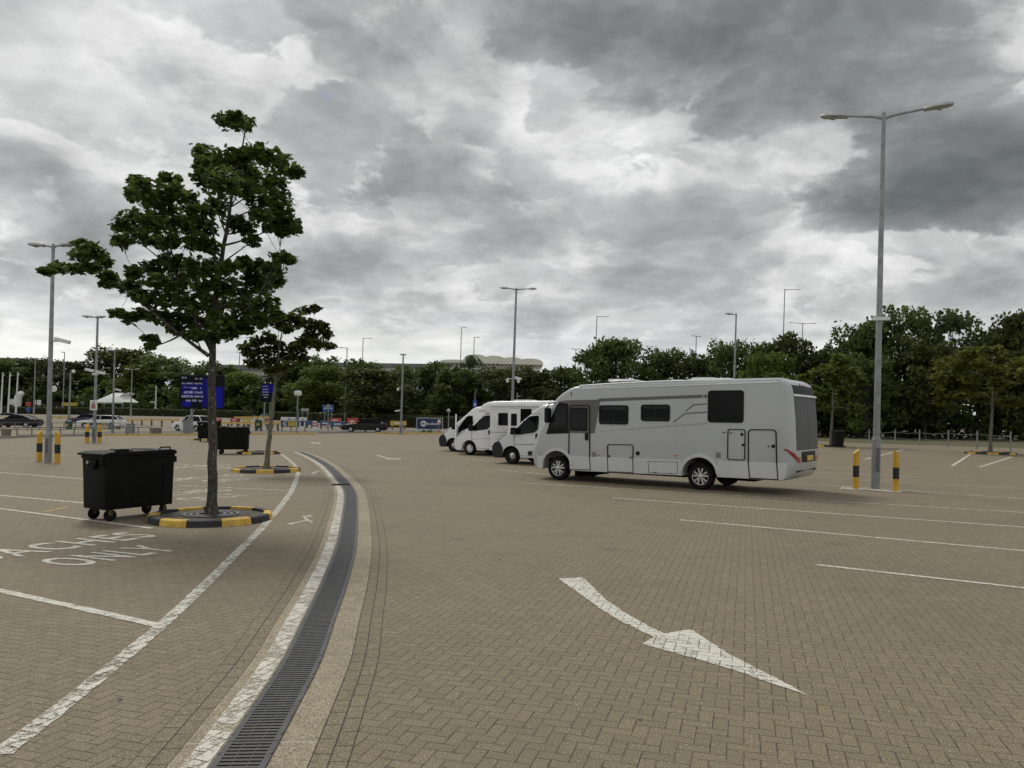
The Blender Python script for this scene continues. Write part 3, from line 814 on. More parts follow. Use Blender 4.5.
# ---- trees of the belt: a few crowns grown once, then copied tree by tree
def belt_proto(seed, h, w, leaf, mat, airy=False, round_=False):
    rs = np.random.RandomState(seed); rn = random.Random(seed); P = []; S = []
    tm = MB(); tm.tube([(0, 0, -.3), (.05, .03, h * .3), (.0, .1, h * .6), (.1, 0, h * .85)], [.22, .17, .1, .03], 7)
    nb = 62 if not airy else 46
    for k in range(nb):
        a = rn.uniform(0, 2 * PI); u = rn.random()
        z = h * (.14 + .80 * u)
        env = math.sin(PI * min(1, .26 + .66 * u)) ** .55
        r = w * env * (rn.random() ** .45) * rn.uniform(.75, 1.08)
        c = (r * math.cos(a), r * math.sin(a), z)
        rad = w * rn.uniform(.16, .34) * (1.25 if round_ else 1)
        kk = int(95 * (rad / (w * .25)) ** 2 * (.75 if airy else 1))
        P.append(blob_points(rs, c, (rad, rad, rad * .72), kk, .5)); S.append(rs.uniform(.7, 1.35, kk) * leaf)
        tm.tube(bezier(Vector((.03, .05, z * .6)), Vector((r * .5 * math.cos(a), r * .5 * math.sin(a), z * .8)), Vector(c), 3), [.06, .045, .03, .015], 4)
    for k in range(26 if not airy else 40):       # shoots standing out of the top
        a = rn.uniform(0, 2 * PI); r = w * rn.uniform(0, .85)
        z0 = h * (1 - .35 * (r / w) ** 1.5) * .9; L = rn.uniform(.5, 1.5)
        x, y = r * math.cos(a), r * math.sin(a); kk = 14
        tt = rs.uniform(0, 1, kk)[:, None]
        P.append(np.array([x, y, z0]) + tt * np.array([rn.uniform(-.3, .3), rn.uniform(-.3, .3), L]) + rs.normal(size=(kk, 3)) * .10 * (1.3 - tt)); S.append(rs.uniform(.5, .9, kk) * leaf)
        tm.tube([(x, y, z0 - .6), (x, y, z0 + L * .9)], [.02, .008], 4)
    t = bpy.data.objects.new('belt_tree', None); COL.objects.link(t)
    tm.build('trunk', M['bark'], t, smooth=60)
    leaf_cloud('crown', np.concatenate(P), np.concatenate(S), SPRAY, .8, mat, t, rs, .3)
    return t
protos = [belt_proto(31, 12, 4.6, .42, M['leaf2']), belt_proto(32, 12, 5.2, .40, M['leaf2'], round_=True), belt_proto(33, 12, 4.0, .38, M['leaf2'], airy=True),
          belt_proto(34, 12, 4.8, .36, M['leaf2']), belt_proto(35, 12, 5.4, .42, M['leaf4'], round_=True), belt_proto(36, 12, 4.4, .40, M['leaf3'], airy=True)]
used = set()
def belt(px, Y, top, halfw, k, label, cat='tree'):
    p = at(px, Y); h = zat(px, top, Y) - p.z
    src = protos[k]
    o = src if k not in used else copy_tree(src); used.add(k)
    o.location = p; o.rotation_euler = (0, 0, rnd.uniform(0, 6.28))
    bw = {0: 4.6, 1: 5.2, 2: 4.0, 3: 4.8, 4: 5.4, 5: 4.4}[k]
    s_ = 1.28 * halfw * Y / F / bw; o.scale = (s_, s_, h / 12.4)
    tag(o, label, cat, 'trees of the belt round the car park')
BT = [  # px, distance, top px, half-width px, crown, label
    (-12, 158, 356, 30, 3, 'belt tree at the left edge of the photo, behind the white flagpoles'),
    (30, 165, 357, 30, 1, 'belt tree behind the third white flagpole'),
    (62, 160, 358, 26, 5, 'belt tree behind the camera pole right of the left lamp post'),
    (112, 172, 347, 34, 1, 'big round dark tree standing behind the white marquee'),
    (88, 162, 366, 24, 0, 'belt tree left of the marquee, behind the square sign'),
    (142, 160, 364, 24, 4, 'paler green belt tree just right of the marquee'),
    (160, 165, 352, 26, 2, 'airy belt tree between the marquee and the blue display board'),
    (185, 160, 362, 26, 3, 'belt tree directly behind the blue display board'),
    (216, 156, 359, 26, 0, 'belt tree behind the right part of the blue display board'),
    (240, 150, 372, 26, 4, 'low belt tree left of the small blue display board'),
    (283, 150, 366, 28, 1, 'belt tree behind the smaller maple trunk'),
    (315, 148, 352, 26, 0, 'belt tree behind the white globe sign'),
    (322, 138, 366, 24, 4, 'paler belt tree above the small blue road sign'),
    (360, 150, 356, 22, 2, 'narrow airy tree right of the lamp post behind the dark saloon'),
    (376, 122, 368, 32, 1, 'big round tree right above the dark saloon'),
    (412, 136, 364, 24, 3, 'belt tree behind the yellow board and slim lamp post'),
    (436, 130, 358, 22, 2, 'airy tree behind the navy banner'),
    (469, 128, 353, 15, 5, 'slender pointed tree behind the white motorhome cab'),
    (455, 122, 362, 24, 0, 'leafy tree right of the navy banner'),
    (498, 122, 364, 26, 3, 'low tree under the left scalloped roof shells'),
    (528, 118, 363, 26, 0, 'tree behind the lamp post with cameras'),
    (560, 116, 366, 24, 1, 'tree behind the nose of the big motorhome'),
    (592, 106, 343, 22, 2, 'airy tree with thin top shoots over the satellite dish'),
    (622, 104, 337, 28, 1, 'broad dark tree above the middle of the big motorhome'),
    (660, 104, 345, 24, 3, 'dark tree left of the short twin floodlight pole'),
    (692, 102, 347, 24, 0, 'tree behind the short floodlight pole'),
    (724, 100, 337, 24, 3, 'tree with the single arm lamp post in front of it'),
    (756, 100, 341, 22, 1, 'tree left of the tall sparse tree'),
    (788, 98, 327, 20, 2, 'tall sparse tree letting the sky show through'),
    (770, 92, 352, 26, 4, 'paler tree above the motorhome tail lights'),
    (828, 96, 338, 26, 0, 'belt tree between the sparse tree and the tall lamp post'),
    (858, 93, 322, 28, 1, 'tree just left of the tall twin lamp post'),
    (898, 92, 303, 32, 3, 'highest rounded dark tree, just right of the tall twin lamp post'),
    (952, 90, 306, 30, 5, 'ragged tall tree with twiggy top shoots near the right edge'),
    (925, 86, 330, 28, 0, 'shorter dark tree in front of the two highest ones'),
    (990, 90, 322, 28, 2, 'airy tree behind the right hand young tree'),
    (1022, 88, 308, 28, 1, 'dense tree cut by the right edge of the photo'),
    (868, 86, 352, 26, 3, 'low dark tree behind the lamp post shaft'),
    (1060, 88, 312, 30, 0, 'belt tree beyond the right edge'),
]
for b in BT: belt(*b)
# the dense growth under and between the belt trees: one mass
rs = np.random.RandomState(77); P = []; S = []
def mass(px0, px1, Y0, Y1, top0, top1, n, thick=5, sz=.5):
    for k in range(n):
        u = rs.rand(); px = px0 + (px1 - px0) * u; Y = Y0 + (Y1 - Y0) * u + rs.uniform(0, thick)
        b = at(px, Y); zt = zat(px, top0 + (top1 - top0) * u + rs.uniform(-4, 8), Y0 + (Y1 - Y0) * u) - b.z
        r = rs.uniform(.7, 1.5); z = rs.uniform(.3, max(.6, zt - r * .5))
        kk = int(26 * r * r)
        P.append(blob_points(rs, (b.x, b.y, b.z + z), (r, r, r * .8), kk, .5)); S.append(rs.uniform(.6, 1.3, kk) * sz)
mass(-420, -60, 176, 158, 362, 368, 240, 10, .6)
mass(-60, 480, 158, 130, 384, 388, 520, 8, .55)
mass(450, 830, 124, 92, 388, 392, 420, 6, .5)
mass(800, 1110, 92, 86, 376, 368, 620, 5, .45)
o = leaf_cloud('undergrowth', np.concatenate(P), np.concatenate(S), SPRAY, .9, M['leaf2'], None, rs, .3)
tag(o, 'dark mass of shrubs and low branches filling the belt under the trees', 'undergrowth', kind='stuff')
mb = MB()      # earth bank the belt grows on: dark leaf litter
o = sheet('woodland_floor', [Vector((44, 86, 0)), Vector((90, 80, 0)), Vector((100, 100, 0)), Vector((20, 130, 0)), Vector((-10, 135, 0)), Vector((10, 118, 0))], .012, M['soil'], 'dark leaf litter under the right hand trees', 'woodland floor')

# ---- clipped hedges
def hedge(p0, Y0, p1, Y1, top0, top1, thick, n, label):
    a, b = at(p0, Y0), at(p1, Y1)
    h0, h1 = zat(p0, top0, Y0) - a.z, zat(p1, top1, Y1) - b.z
    t = thing('hedge', label, 'hedge', a); rs = np.random.RandomState(int(p0) + 500)
    u = rs.rand(n); v = rs.rand(n); w = rs.rand(n)
    d = (b - a); L = d.length; nrm = Vector((-d.y, d.x, 0)).normalized()
    side = rs.rand(n)
    h = h0 + (h1 - h0) * u + np.sin(u * L * .9) * .06
    off = np.where(side < .55, -thick / 2 + rs.normal(size=n) * .08, (v - .5) * thick)
    z = np.where(side < .55, w * h, h - np.abs(rs.normal(size=n)) * .1)
    C = np.stack([d.x * u + nrm.x * off, d.y * u + nrm.y * off, d.z * u + z], 1)
    leaf_cloud('foliage', C, rs.uniform(.6, 1.3, n) * .26, OVAL, .9, M['leaf3'], t, rs, .3)
    mb = MB()
    q = nrm * (thick / 2 - .12)
    vs = []
    for p, hh in ((Vector((0, 0, 0)), h0), (d, h1)):
        for sgn, zz in ((-1, 0), (-1, hh - .12), (1, hh - .12), (1, 0)): vs.append(p + q * sgn + Vector((0, 0, zz - (0 if zz else .2))))
    mb.add(vs, [(0, 1, 5, 4), (1, 2, 6, 5), (2, 3, 7, 6), (0, 3, 7, 4), (0, 1, 2, 3), (4, 5, 6, 7)])
    mb.build('twigs', M['soil'], t)
    return t
hedge(-30, 142, 120, 138, 406.5, 408, 2, 5200, 'clipped hedge at left behind the parked cars')
hedge(122, 137, 250, 132, 408.2, 411, 2, 4600, 'clipped hedge behind the blue display board and white car')
hedge(272, 130, 352, 124, 412, 414, 2, 3600, 'clipped hedge behind the red and blue barriers')
hedge(352, 122, 470, 112, 413.8, 417, 2, 4600, 'clipped hedge behind the dark saloon and navy banner')
hedge(340, 132, 450, 128, 409, 411, 3, 2600, 'second, higher hedge row behind the dark saloon')

# ================================================================== VEHICLES
def shell(name, prof, hw, mat, parent, bow=None, n=5, ys=(-.7, -.35, 0, .35, .7), taper=None):
    """side outline (x, z, edge radius) skinned across the width with rounded edges; bow(x, z, t) pushes the nose out"""
    m = len(prof); P = [Vector((p[0], p[1])) for p in prof]
    ar = sum(P[i].x * P[(i + 1) % m].y - P[(i + 1) % m].x * P[i].y for i in range(m))
    if ar < 0: prof = prof[::-1]; P = P[::-1]
    nn = []
    for i in range(m):
        a = (P[i] - P[i - 1]).normalized(); b = (P[(i + 1) % m] - P[i]).normalized()
        q = Vector((a.y, -a.x)) + Vector((b.y, -b.x)); q = q / max(.5, q.dot(q) / 2); nn.append(q)
    rings = []
    for k in range(n, -1, -1):
        a = PI / 2 * k / n; rings.append(('R', a))
    stations = [(-1, PI / 2 * k / n) for k in range(n, -1, -1)] + [(0, y) for y in ys] + [(1, PI / 2 * k / n) for k in range(0, n + 1)]
    vs = []
    for sg, a in stations:
        for i in range(m):
            r = prof[i][2]
            if sg == 0: y = a * (hw - .2); ins = 0
            else: y = sg * (hw - r + r * math.sin(a)); ins = r * (1 - math.cos(a))
            p = P[i] - nn[i] * ins
            x, z = p.x, p.y
            if bow: x += bow(x, z) * (1 - (y / hw) ** 2)
            if taper: y *= taper(x, z)
            vs.append((x, y, z))
    S = len(stations)
    fs = [(s_ * m + i, s_ * m + (i + 1) % m, (s_ + 1) * m + (i + 1) % m, (s_ + 1) * m + i) for s_ in range(S - 1) for i in range(m)]
    fs += [tuple(range(m)), tuple((S - 1) * m + i for i in range(m))]
    mb = MB(); mb.add(vs, fs)
    return mb.build(name, mat, parent, smooth=38, weld=True)
def arc(cx, cz, r, a0, a1, n=12):
    return [(cx + r * math.cos(math.radians(a0 + (a1 - a0) * k / n)), cz + r * math.sin(math.radians(a0 + (a1 - a0) * k / n))) for k in range(n + 1)]
def wheel(parent, x, y, r, w, style, side=1):
    """tyre with a rim, hub on the outside (side = +1 faces +y)"""
    mb = MB()
    mb.lathe([(r * .62, -w / 2), (r * .9, -w / 2), (r * .985, -w / 2 + .03), (r, -w / 2 + .07), (r, w / 2 - .07), (r * .985, w / 2 - .03), (r * .9, w / 2),
              (r * .72, w / 2 + .004), (r * .64, w / 2 - .012), (r * .62, w / 2 - .05)], 32, 'y')
    for q in (-.05, 0, .05):
        mb.lathe([(r + .001, q - .006), (r - .012, q), (r + .001, q + .006)], 32, 'y')
    t = mb.build('wheel', M['rubber'], parent, smooth=40, loc=(x, y, r))
    if side < 0: t.rotation_euler = (0, 0, PI)
    rm = MB()
    yo = w / 2 - .02
    rm.lathe([(r * .64, yo), (r * .60, yo), (r * .585, yo - .05), (r * .56, yo - .09), (.0005, yo - .10)], 28, 'y'); 
    if style == 'alloy':
        rm.cur = 1
        for k in range(5):
            for s_ in (-1, 1):
                a = 2 * PI * k / 5 + .3 + s_ * .17
                a2 = 2 * PI * k / 5 + .3 + s_ * .27
                p = [(r * .12 * math.cos(a - .35 * s_ * 0), r * .12 * math.sin(a)), (r * .585 * math.cos(a2), r * .585 * math.sin(a2))]
                d = (Vector(p[1]) - Vector(p[0])).normalized(); q = Vector((-d.y, d.x)) * r * .055
                poly = [tuple(Vector(p[0]) - q), tuple(Vector(p[1]) - q * 1.3), tuple(Vector(p[1]) + q * 1.3), tuple(Vector(p[0]) + q)]
                rm.prism(poly, yo - .055, yo - .008)
        rm.lathe([(.0005, yo), (r * .13, yo - .004), (r * .17, yo - .03)], 16, 'y')
        rm.lathe([(r * .65, yo), (r * .635, yo + .006), (r * .60, yo - .002)], 28, 'y')
        mats = [M['rim_dark'], M['chrome']]
    elif style == 'cover':
        rm.cur = 1
        rm.lathe([(.0005, yo + .012), (r * .2, yo + .01), (r * .5, yo - .004), (r * .63, yo - .012)], 28, 'y')
        rm.cur = 2
        for k in range(12):
            a = 2 * PI * k / 12
            rm.obox((r * .46 * math.cos(a), yo + .002, r * .46 * math.sin(a)), r * .13, .012, r * .06, Matrix.Rotation(-a, 3, 'Y'))
        mats = [M['rim_dark'], M['carwhite'] if style == 'cover' else M['chrome'], M['rim_dark']]
    else:
        rm.cur = 1
        rm.lathe([(.0005, yo - .01), (r * .16, yo - .012), (r * .2, yo - .05), (r * .38, yo - .055), (r * .5, yo - .09)], 24, 'y')
        rm.cur = 2
        for k in range(8):
            a = 2 * PI * k / 8
            rm.lathe([(.0005, yo - .045), (r * .07, yo - .045)], 8, 'y', (r * .43 * math.cos(a), 0, r * .43 * math.sin(a)))
        mats = [M['rim_steel'], M['chrome'], M['black']]
    rm.build('rim', mats, t, smooth=35)
    return t
def plate(mb, poly, y0, y1): mb.prism(poly, min(y0, y1), max(y0, y1), 'y')
def part(parent, name, mat, fn, bevel=0, smooth=None):
    mb = MB(); fn(mb); return mb.build(name, mat, parent, bevel=bevel, smooth=smooth)
def window(parent, poly, y, s=1, frame=.03, mat='glass', proud=.022, fm='plastic'):
    """hinged acrylic window standing proud of the wall: black rim and pane"""
    f = MB(); f.frame(poly, shrink(poly, frame), y - .01 * s, y + proud * s)
    o = f.build('window', M[fm], parent, bevel=.004)
    p = MB(); p.prism(shrink(poly, frame * .8), y + .001 * s, y + (proud - .006) * s)
    p.build('pane', M[mat], o)
    return o
def seam_loop(mb, poly, w, y, s=1, h=.006):
    mb.frame(poly, shrink(poly, w), y - .002 * s, y + h * s)

AX = math.radians(149.5)
VL = Vector((-math.sin(AX), math.cos(AX), 0))
def origin(px, py, half): return G(px, py) - VL * half

# ------------------------------------------------ the big integrated motorhome
HW = 1.12; HA = math.radians(144.5)
hero = thing('motorhome', 'big silver integrated motorhome with taupe trim and grey tail, nearest of the parked vehicles', 'motorhome', G(701, 490) - Vector((-math.sin(HA), math.cos(HA), 0)) * 1.07, HA)
archF = arc(4.14, .40, .455, 170, 10); archR = arc(.03, .40, .445, 175, 5)
prof = ([(-2.02, .36, .02), (-2.16, .41, .08), (-2.25, .54, .13), (-2.30, .78, .14), (-2.29, 1.12, .14), (-2.26, 1.8, .14), (-2.21, 2.4, .14), (-2.17, 2.62, .14), (-2.10, 2.75, .13), (-1.97, 2.825, .11),
         (-1.0, 2.835, .1), (1.0, 2.815, .1), (2.5, 2.775, .1), (3.3, 2.74, .1), (3.6, 2.715, .11), (3.78, 2.665, .12), (4.0, 2.54, .12), (4.16, 2.41, .12), (4.32, 2.2, .12), (4.56, 1.74, .12),
         (4.74, 1.42, .12), (4.87, 1.1, .13), (4.945, .85, .14), (4.95, .66, .14), (4.91, .46, .12), (4.85, .33, .06), (4.62, .30, .0)]
        + [(x, z, 0) for x, z in archF[::-1]] + [(3.68, .31, .0), (.48, .345, 0)] + [(x, z, 0) for x, z in archR[::-1]] + [(-.43, .36, 0)])
def hero_bow(x, z):
    f = sm((x - 3.4) / 1.5); b = sm((-x - 1.9) / .4)
    return .34 * f * (.55 + .45 * sm((z - .2) / .6)) * sm((2.75 - z) / .5) - .05 * b
body = shell('body', prof, HW, M['silver'], hero, hero_bow)
# roof skin: paler capping with its own edge
rp = [(-1.93, 2.80), (-1.93, 2.852), (1.0, 2.842), (2.5, 2.802), (3.5, 2.752), (3.5, 2.70), (2.5, 2.755), (1.0, 2.795)]
part(hero, 'roof', M['silver_roof'], lambda mb: mb.prism(rp, -HW + .07, HW - .035), bevel=.022, smooth=40)
Y = HW
# awning rail / roof edge profile
part(hero, 'roof_rail', M['silver_roof'], lambda mb: mb.prism([(-1.85, 2.735), (-1.85, 2.765), (3.35, 2.66), (3.35, 2.63)], Y - .02, Y + .012), bevel=.006)
# lower skirts, standing a little proud, with wheel arch lips
def skirts(mb, s):
    y0, y1 = s * (Y - .01), s * (Y + .016)
    for poly in ([(3.70, .305), (3.735, .5), (3.69, .72), (.52, .745), (.47, .55), (.475, .345)],
                 [(-.435, .36), (-.42, .56), (-.47, .765), (-2.02, .79), (-2.15, .79), (-2.12, .5), (-2.04, .365)],
                 [(4.6, .31), (4.56, .55), (4.53, .68), (4.78, .68), (4.80, .5), (4.76, .33)]):
        plate(mb, poly, y0, y1)
part(hero, 'skirt', M['skirt'], lambda mb: (skirts(mb, 1), skirts(mb, -1)), bevel=.01)
for s_ in (1, -1):
    for cx, r, a0, a1 in ((4.14, .455, 172, 8), (.03, .445, 176, 4)):
        mbl = MB(); o_ = arc(cx, .40, r + .085, a0, a1, 18); i_ = arc(cx, .40, r - .004, a0, a1, 18)
        ya, yb = sorted((s_ * (Y - .02), s_ * (Y + .034)))
        mbl.add([(x, y_, z) for y_ in (ya, yb) for (x, z) in o_ + i_],
                [f for k in range(18) for f in ((k, k + 1, 39 + k, 38 + k), (19 + k, 20 + k, 58 + k, 57 + k), (k, k + 1, 20 + k, 19 + k), (38 + k, 39 + k, 58 + k, 57 + k))] + [(0, 19, 57, 38), (18, 37, 75, 56)])
        mbl.build('wheel_arch_lip', M['skirt'], hero, smooth=40, bevel=.008)
# underside
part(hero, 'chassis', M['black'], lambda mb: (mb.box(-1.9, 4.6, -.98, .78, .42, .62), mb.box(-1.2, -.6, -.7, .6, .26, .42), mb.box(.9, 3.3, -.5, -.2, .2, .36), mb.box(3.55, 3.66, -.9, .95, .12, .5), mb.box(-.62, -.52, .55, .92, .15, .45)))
for x in (.03, 4.14):
    wheel(hero, x, 1.07 - .115, .352, .23, 'alloy'); wheel(hero, x, -1.07 + .115, .352, .23, 'alloy', -1)
# taupe decal field round the door and the long stripe
def taupe(mb):
    y0, y1 = Y - .003, Y + .003
    plate(mb, [(2.80, 2.335), (3.80, 2.32), (4.10, 2.29), (4.13, 2.235), (3.80, 2.215), (3.80, 1.38), (3.10, 1.38), (2.965, 1.39)], y0, y1)
    plate(mb, [(2.87, 2.365), (2.85, 2.275), (.02, 2.372), (-.055, 2.372), (.0, 2.455)], y0, y1)
    plate(mb, [(-.085, 2.372), (-.145, 2.372), (-.145, 2.455), (-.03, 2.455)], y0, y1)
part(hero, 'decal', M['taupe'], taupe)
def decal2(mb):
    y0, y1 = Y - .003, Y + .0025
    for pts, w in (([(.72, 1.735), (.45, 1.95), (.3, 1.975), (-.14, 2.005)], .016), ([(.41, 2.02), (.2, 2.195), (-.14, 2.215)], .016)):
        for a, b in zip(pts, pts[1:]):
            d = (Vector(b) - Vector(a)).normalized(); q = Vector((-d.y, d.x)) * w
            plate(mb, [tuple(Vector(a) - q), tuple(Vector(b) - q), tuple(Vector(b) + q), tuple(Vector(a) + q)], y0, y1)
part(hero, 'decal_lines', M['taupe'], decal2)
part(hero, 'decal_band', simple('pale_decal', (.36, .365, .355), .4), lambda mb: plate(mb, [(2.9, 1.44), (-.16, 1.745), (-.16, 1.70), (2.9, 1.425)], Y - .003, Y + .002))
# living windows
def clear_mat():
    m, t, b = new_mat('clear_acrylic')
    tr = t.node('ShaderNodeBsdfTransparent'); tr.inputs[0].default_value = (.55, .58, .58, 1)
    gl = t.node('ShaderNodeBsdfGlossy'); gl.inputs['Roughness'].default_value = .03
    fr = t.node('ShaderNodeFresnel'); fr.inputs[0].default_value = 1.22
    mx = t.node('ShaderNodeMixShader'); t.link(fr.outputs[0], mx.inputs[0]); t.link(tr.outputs[0], mx.inputs[1]); t.link(gl.outputs[0], mx.inputs[2])
    t.link(mx.outputs[0], m.node_tree.nodes['Material Output'].inputs[0]); return m
M['clear'] = clear_mat()
M['blind'] = simple('pleated_blind', (.34, .34, .32), .8, var=.2, scale=3)
def blind_window(x0, z0, x1, z1, drop):
    o_ = rr(x0, z0, x1, z1, .07)
    f = MB(); f.frame(o_, shrink(o_, .032), Y - .01, Y + .03); w_ = f.build('window', M['plastic'], hero, bevel=.004)
    f = MB(); f.prism(shrink(o_, .03), Y - .004, Y + .003); f.build('inside_shade_plate', M['black'], w_)  # black plate stands in for the unlit interior behind the pane
    def bl(mb):
        n = 5; zt = z1 - .035
        for k in range(n): mb.prism([(x0 + .06, zt - drop * (k + 1) / n + .003), (x0 + .06, zt - drop * k / n), (x1 - .06, zt - drop * k / n), (x1 - .06, zt - drop * (k + 1) / n + .003)], Y + .003, Y + .010 - (k % 2) * .003)
        mb.box(x0 + .06, x1 - .06, Y + .003, Y + .008, z0 + .05, z0 + .075)
        mb.box((x0 + x1) / 2 - .006, (x0 + x1) / 2 + .006, Y + .003, Y + .008, z0 + .06, zt)
    part(w_, 'blind', M['blind'], bl)
    f = MB(); f.prism(shrink(o_, .026), Y + .020, Y + .024); f.build('pane', M['clear'], w_)
blind_window(1.975, 1.65, 2.83, 2.18, .10)
blind_window(.82, 1.755, 1.61, 2.2, .08)
window(hero, rr(-1.08, 1.745, -.17, 2.56, .08), Y, mat='glass', frame=.04)
# cab side window and door with its own window
cw = [(4.50, 1.33), (3.79, 1.365), (3.80, 2.215), (4.07, 2.255), (4.17, 2.18), (4.33, 1.83)]
f = MB(); f.prism(cw, Y - .012, Y + .008); sw = f.build('cab_window', M['plastic'], hero)
f = MB(); f.prism(rr(3.85, 1.43, 4.0, 2.14, .04)[:6] and [(4.40, 1.41), (3.85, 1.44), (3.85, 2.13), (4.13, 2.14), (4.2, 2.02)], Y + .008, Y + .012); f.build('pane', M['cabglass'], sw)
door = MB()
dpoly = [(3.735, .32), (3.765, .75), (3.765, 1.4), (3.765, 2.12), (3.71, 2.185), (3.17, 2.185), (3.11, 2.12), (3.10, 1.4), (3.09, .75), (3.06, .345)]
door.frame(dpoly, shrink(dpoly, .022), Y - .004, Y + .024)
dr = door.build('door', M['seam'], hero)
window(dr, rr(3.19, 1.45, 3.715, 2.11, .05), Y + .002, mat='cabglass', frame=.028, proud=.02)
part(dr, 'handle', M['plastic'], lambda mb: mb.prism(rr(3.155, 1.18, 3.245, 1.40, .04), Y, Y + .045), bevel=.012)
# lockers
lk = [(1.80, .34), (1.815, .7), (1.815, 1.06), (1.86, 1.115), (2.53, 1.10), (2.58, 1.05), (2.565, .7), (2.55, .33)]
def locker(name, poly, w, extra):
    mb = MB(); seam_loop(mb, poly, w, Y, 1, .024); o = mb.build(name, M['seam'], hero)
    part(o, 'lock', M['plastic'], extra, bevel=.004)
    return o
locker('locker_flap', lk, .018, lambda mb: (mb.box(2.50, 2.53, Y, Y + .02, .73, .80), mb.box(1.87, 1.90, Y, Y + .02, .72, .78)))
locker('locker_flap', rr(-1.13, .815, -.685, 1.59, .06), .02, lambda mb: (mb.lathe([(.0005, Y + .022), (.035, Y + .022), (.04, Y)], 14, 'y', (-1.04, 0, 1.46)), mb.lathe([(.0005, Y + .022), (.03, Y + .022), (.033, Y)], 14, 'y', (-1.07, 0, 1.2))))
gl = [(-1.24, .37), (-1.20, .75), (-1.19, 1.53), (-1.25, 1.595), (-1.81, 1.60), (-1.875, 1.54), (-1.9, .8), (-1.94, .375)]
locker('garage_door', gl, .024, lambda mb: (mb.lathe([(.0005, Y + .024), (.04, Y + .024), (.045, Y)], 14, 'y', (-1.80, 0, 1.19)), mb.lathe([(.0005, Y + .016), (.018, Y + .016), (.018, Y)], 10, 'y', (-1.69, 0, 1.185))))
lp = [(.60, .38), (.59, .70), (1.40, .68), (1.37, .37)]
locker('service_flap', lp, .008, lambda mb: (mb.box(.75, .8, Y, Y + .024, .375, .40), mb.box(1.15, 1.22, Y, Y + .024, .375, .40)))
part(hero, 'filler_cap', M['plastic'], lambda mb: mb.lathe([(.0005, Y + .012), (.045, Y + .014), (.06, Y + .004), (.06, Y - .01)], 18, 'y', (1.69, 0, .88)), smooth=30)
for x0, z0, w in ((2.915, .735, .12), (-.515, .855, .125)):
    def vent(mb):
        for q in range(6): mb.box(x0, x0 + w, Y - .005, Y + .008, z0 + q * .023, z0 + q * .023 + .013)
    part(hero, 'vent_grille', M['galv_dark'], vent)
for x, z in ((2.84, .78), (.66, .86)):
    part(hero, 'side_reflector', M['orange_lens'], lambda mb: mb.box(x - .05, x + .05, Y - .004, Y + .012, z - .014, z + .014), bevel=.004)
part(hero, 'marker_lamp', M['red_lens'], lambda mb: mb.box(3.685, 3.72, Y - .02, Y + .012, 2.44, 2.56), bevel=.004)
part(hero, 'hinge', M['plastic'], lambda mb: (mb.box(-.62, -.56, Y - .004, Y + .014, 1.485, 1.51), mb.box(-.80, -.74, Y - .002, Y + .030, 1.485, 1.50)))
# windscreen and mirror
def nosept(z, y, off=.006):
    pts = [(p[0], p[1]) for p in prof[10:27]]
    for (x0, z0), (x1, z1) in zip(pts, pts[1:]):
        if z1 <= z <= z0:
            x = x0 + (x1 - x0) * (z0 - z) / max(1e-6, z0 - z1)
            return (x + hero_bow(x, z) * (1 - (y / HW) ** 2) + off, y, z + off * .5)
ws = MB(); zz = [1.22 + k * .1 for k in range(11)]; yy = [-.97 + k * .194 for k in range(11)]
ws.add([nosept(z, y) for z in zz for y in yy], [(j * 11 + i, j * 11 + i + 1, (j + 1) * 11 + i + 1, (j + 1) * 11 + i) for j in range(10) for i in range(10)])
ws.build('windscreen', M['glass'], hero, smooth=60)
part(hero, 'mirror', M['plastic'], lambda mb: (mb.tube([(4.18, 1.05, 2.26), (4.36, 1.2, 2.22), (4.40, 1.24, 2.1)], .02, 8), mb.prism(rr(4.33, 1.66, 4.45, 2.1, .05), 1.14, 1.32)), bevel=.02)
part(hero, 'headlamp', M['headlamp'], lambda mb: mb.prism([(4.98, .62), (5.12, .66), (5.10, .84), (4.95, .88)], .62, .90), bevel=.03)
part(hero, 'headlamp', M['headlamp'], lambda mb: mb.prism([(4.98, .62), (5.12, .66), (5.10, .84), (4.95, .88)], -.90, -.62), bevel=.03)
# tail: dark panel, window band, spoiler, lamps, plate
def tailx(z):
    pts = [(-2.30, .78), (-2.29, 1.12), (-2.26, 1.8), (-2.21, 2.4), (-2.17, 2.62), (-2.10, 2.75)]
    for (x0, z0), (x1, z1) in zip(pts, pts[1:]):
        if z0 <= z <= z1: return x0 + (x1 - x0) * (z - z0) / (z1 - z0)
    return -2.30
def tail_sheet(name, mat, y0, y1, z0, z1, off, th=.02, nz=8, rim=.0, bevel=.008):
    mb = MB(); ny = 7; vs = []
    for s_ in (0, 1):
        for j in range(nz + 1):
            z = z0 + (z1 - z0) * j / nz
            for i in range(ny + 1):
                y = y0 + (y1 - y0) * i / ny
                x = tailx(z); x += hero_bow(x, z) * (1 - (y / HW) ** 2)
                vs.append((x - off + s_ * th, y, z))
    n1 = (ny + 1) * (nz + 1); fs = []
    for j in range(nz):
        for i in range(ny):
            a = j * (ny + 1) + i; q = (a, a + 1, a + ny + 2, a + ny + 1)
            fs += [q, tuple(n1 + k for k in q)]
    edge = [i for i in range(ny + 1)] + [j * (ny + 1) + ny for j in range(1, nz + 1)] + [nz * (ny + 1) + i for i in range(ny - 1, -1, -1)] + [j * (ny + 1) for j in range(nz - 1, 0, -1)]
    for a, b in zip(edge, edge[1:] + edge[:1]): fs.append((a, b, n1 + b, n1 + a))
    mb.add(vs, fs)
    return mb.build(name, mat, hero, bevel=bevel, smooth=40)
M['tail'] = simple('grey_tail_panel', (.10, .106, .11), .55, .0, .05, 3, spec=.2)
tail_sheet('tail_panel', M['tail'], .03, .97, 1.10, 2.40, .014)
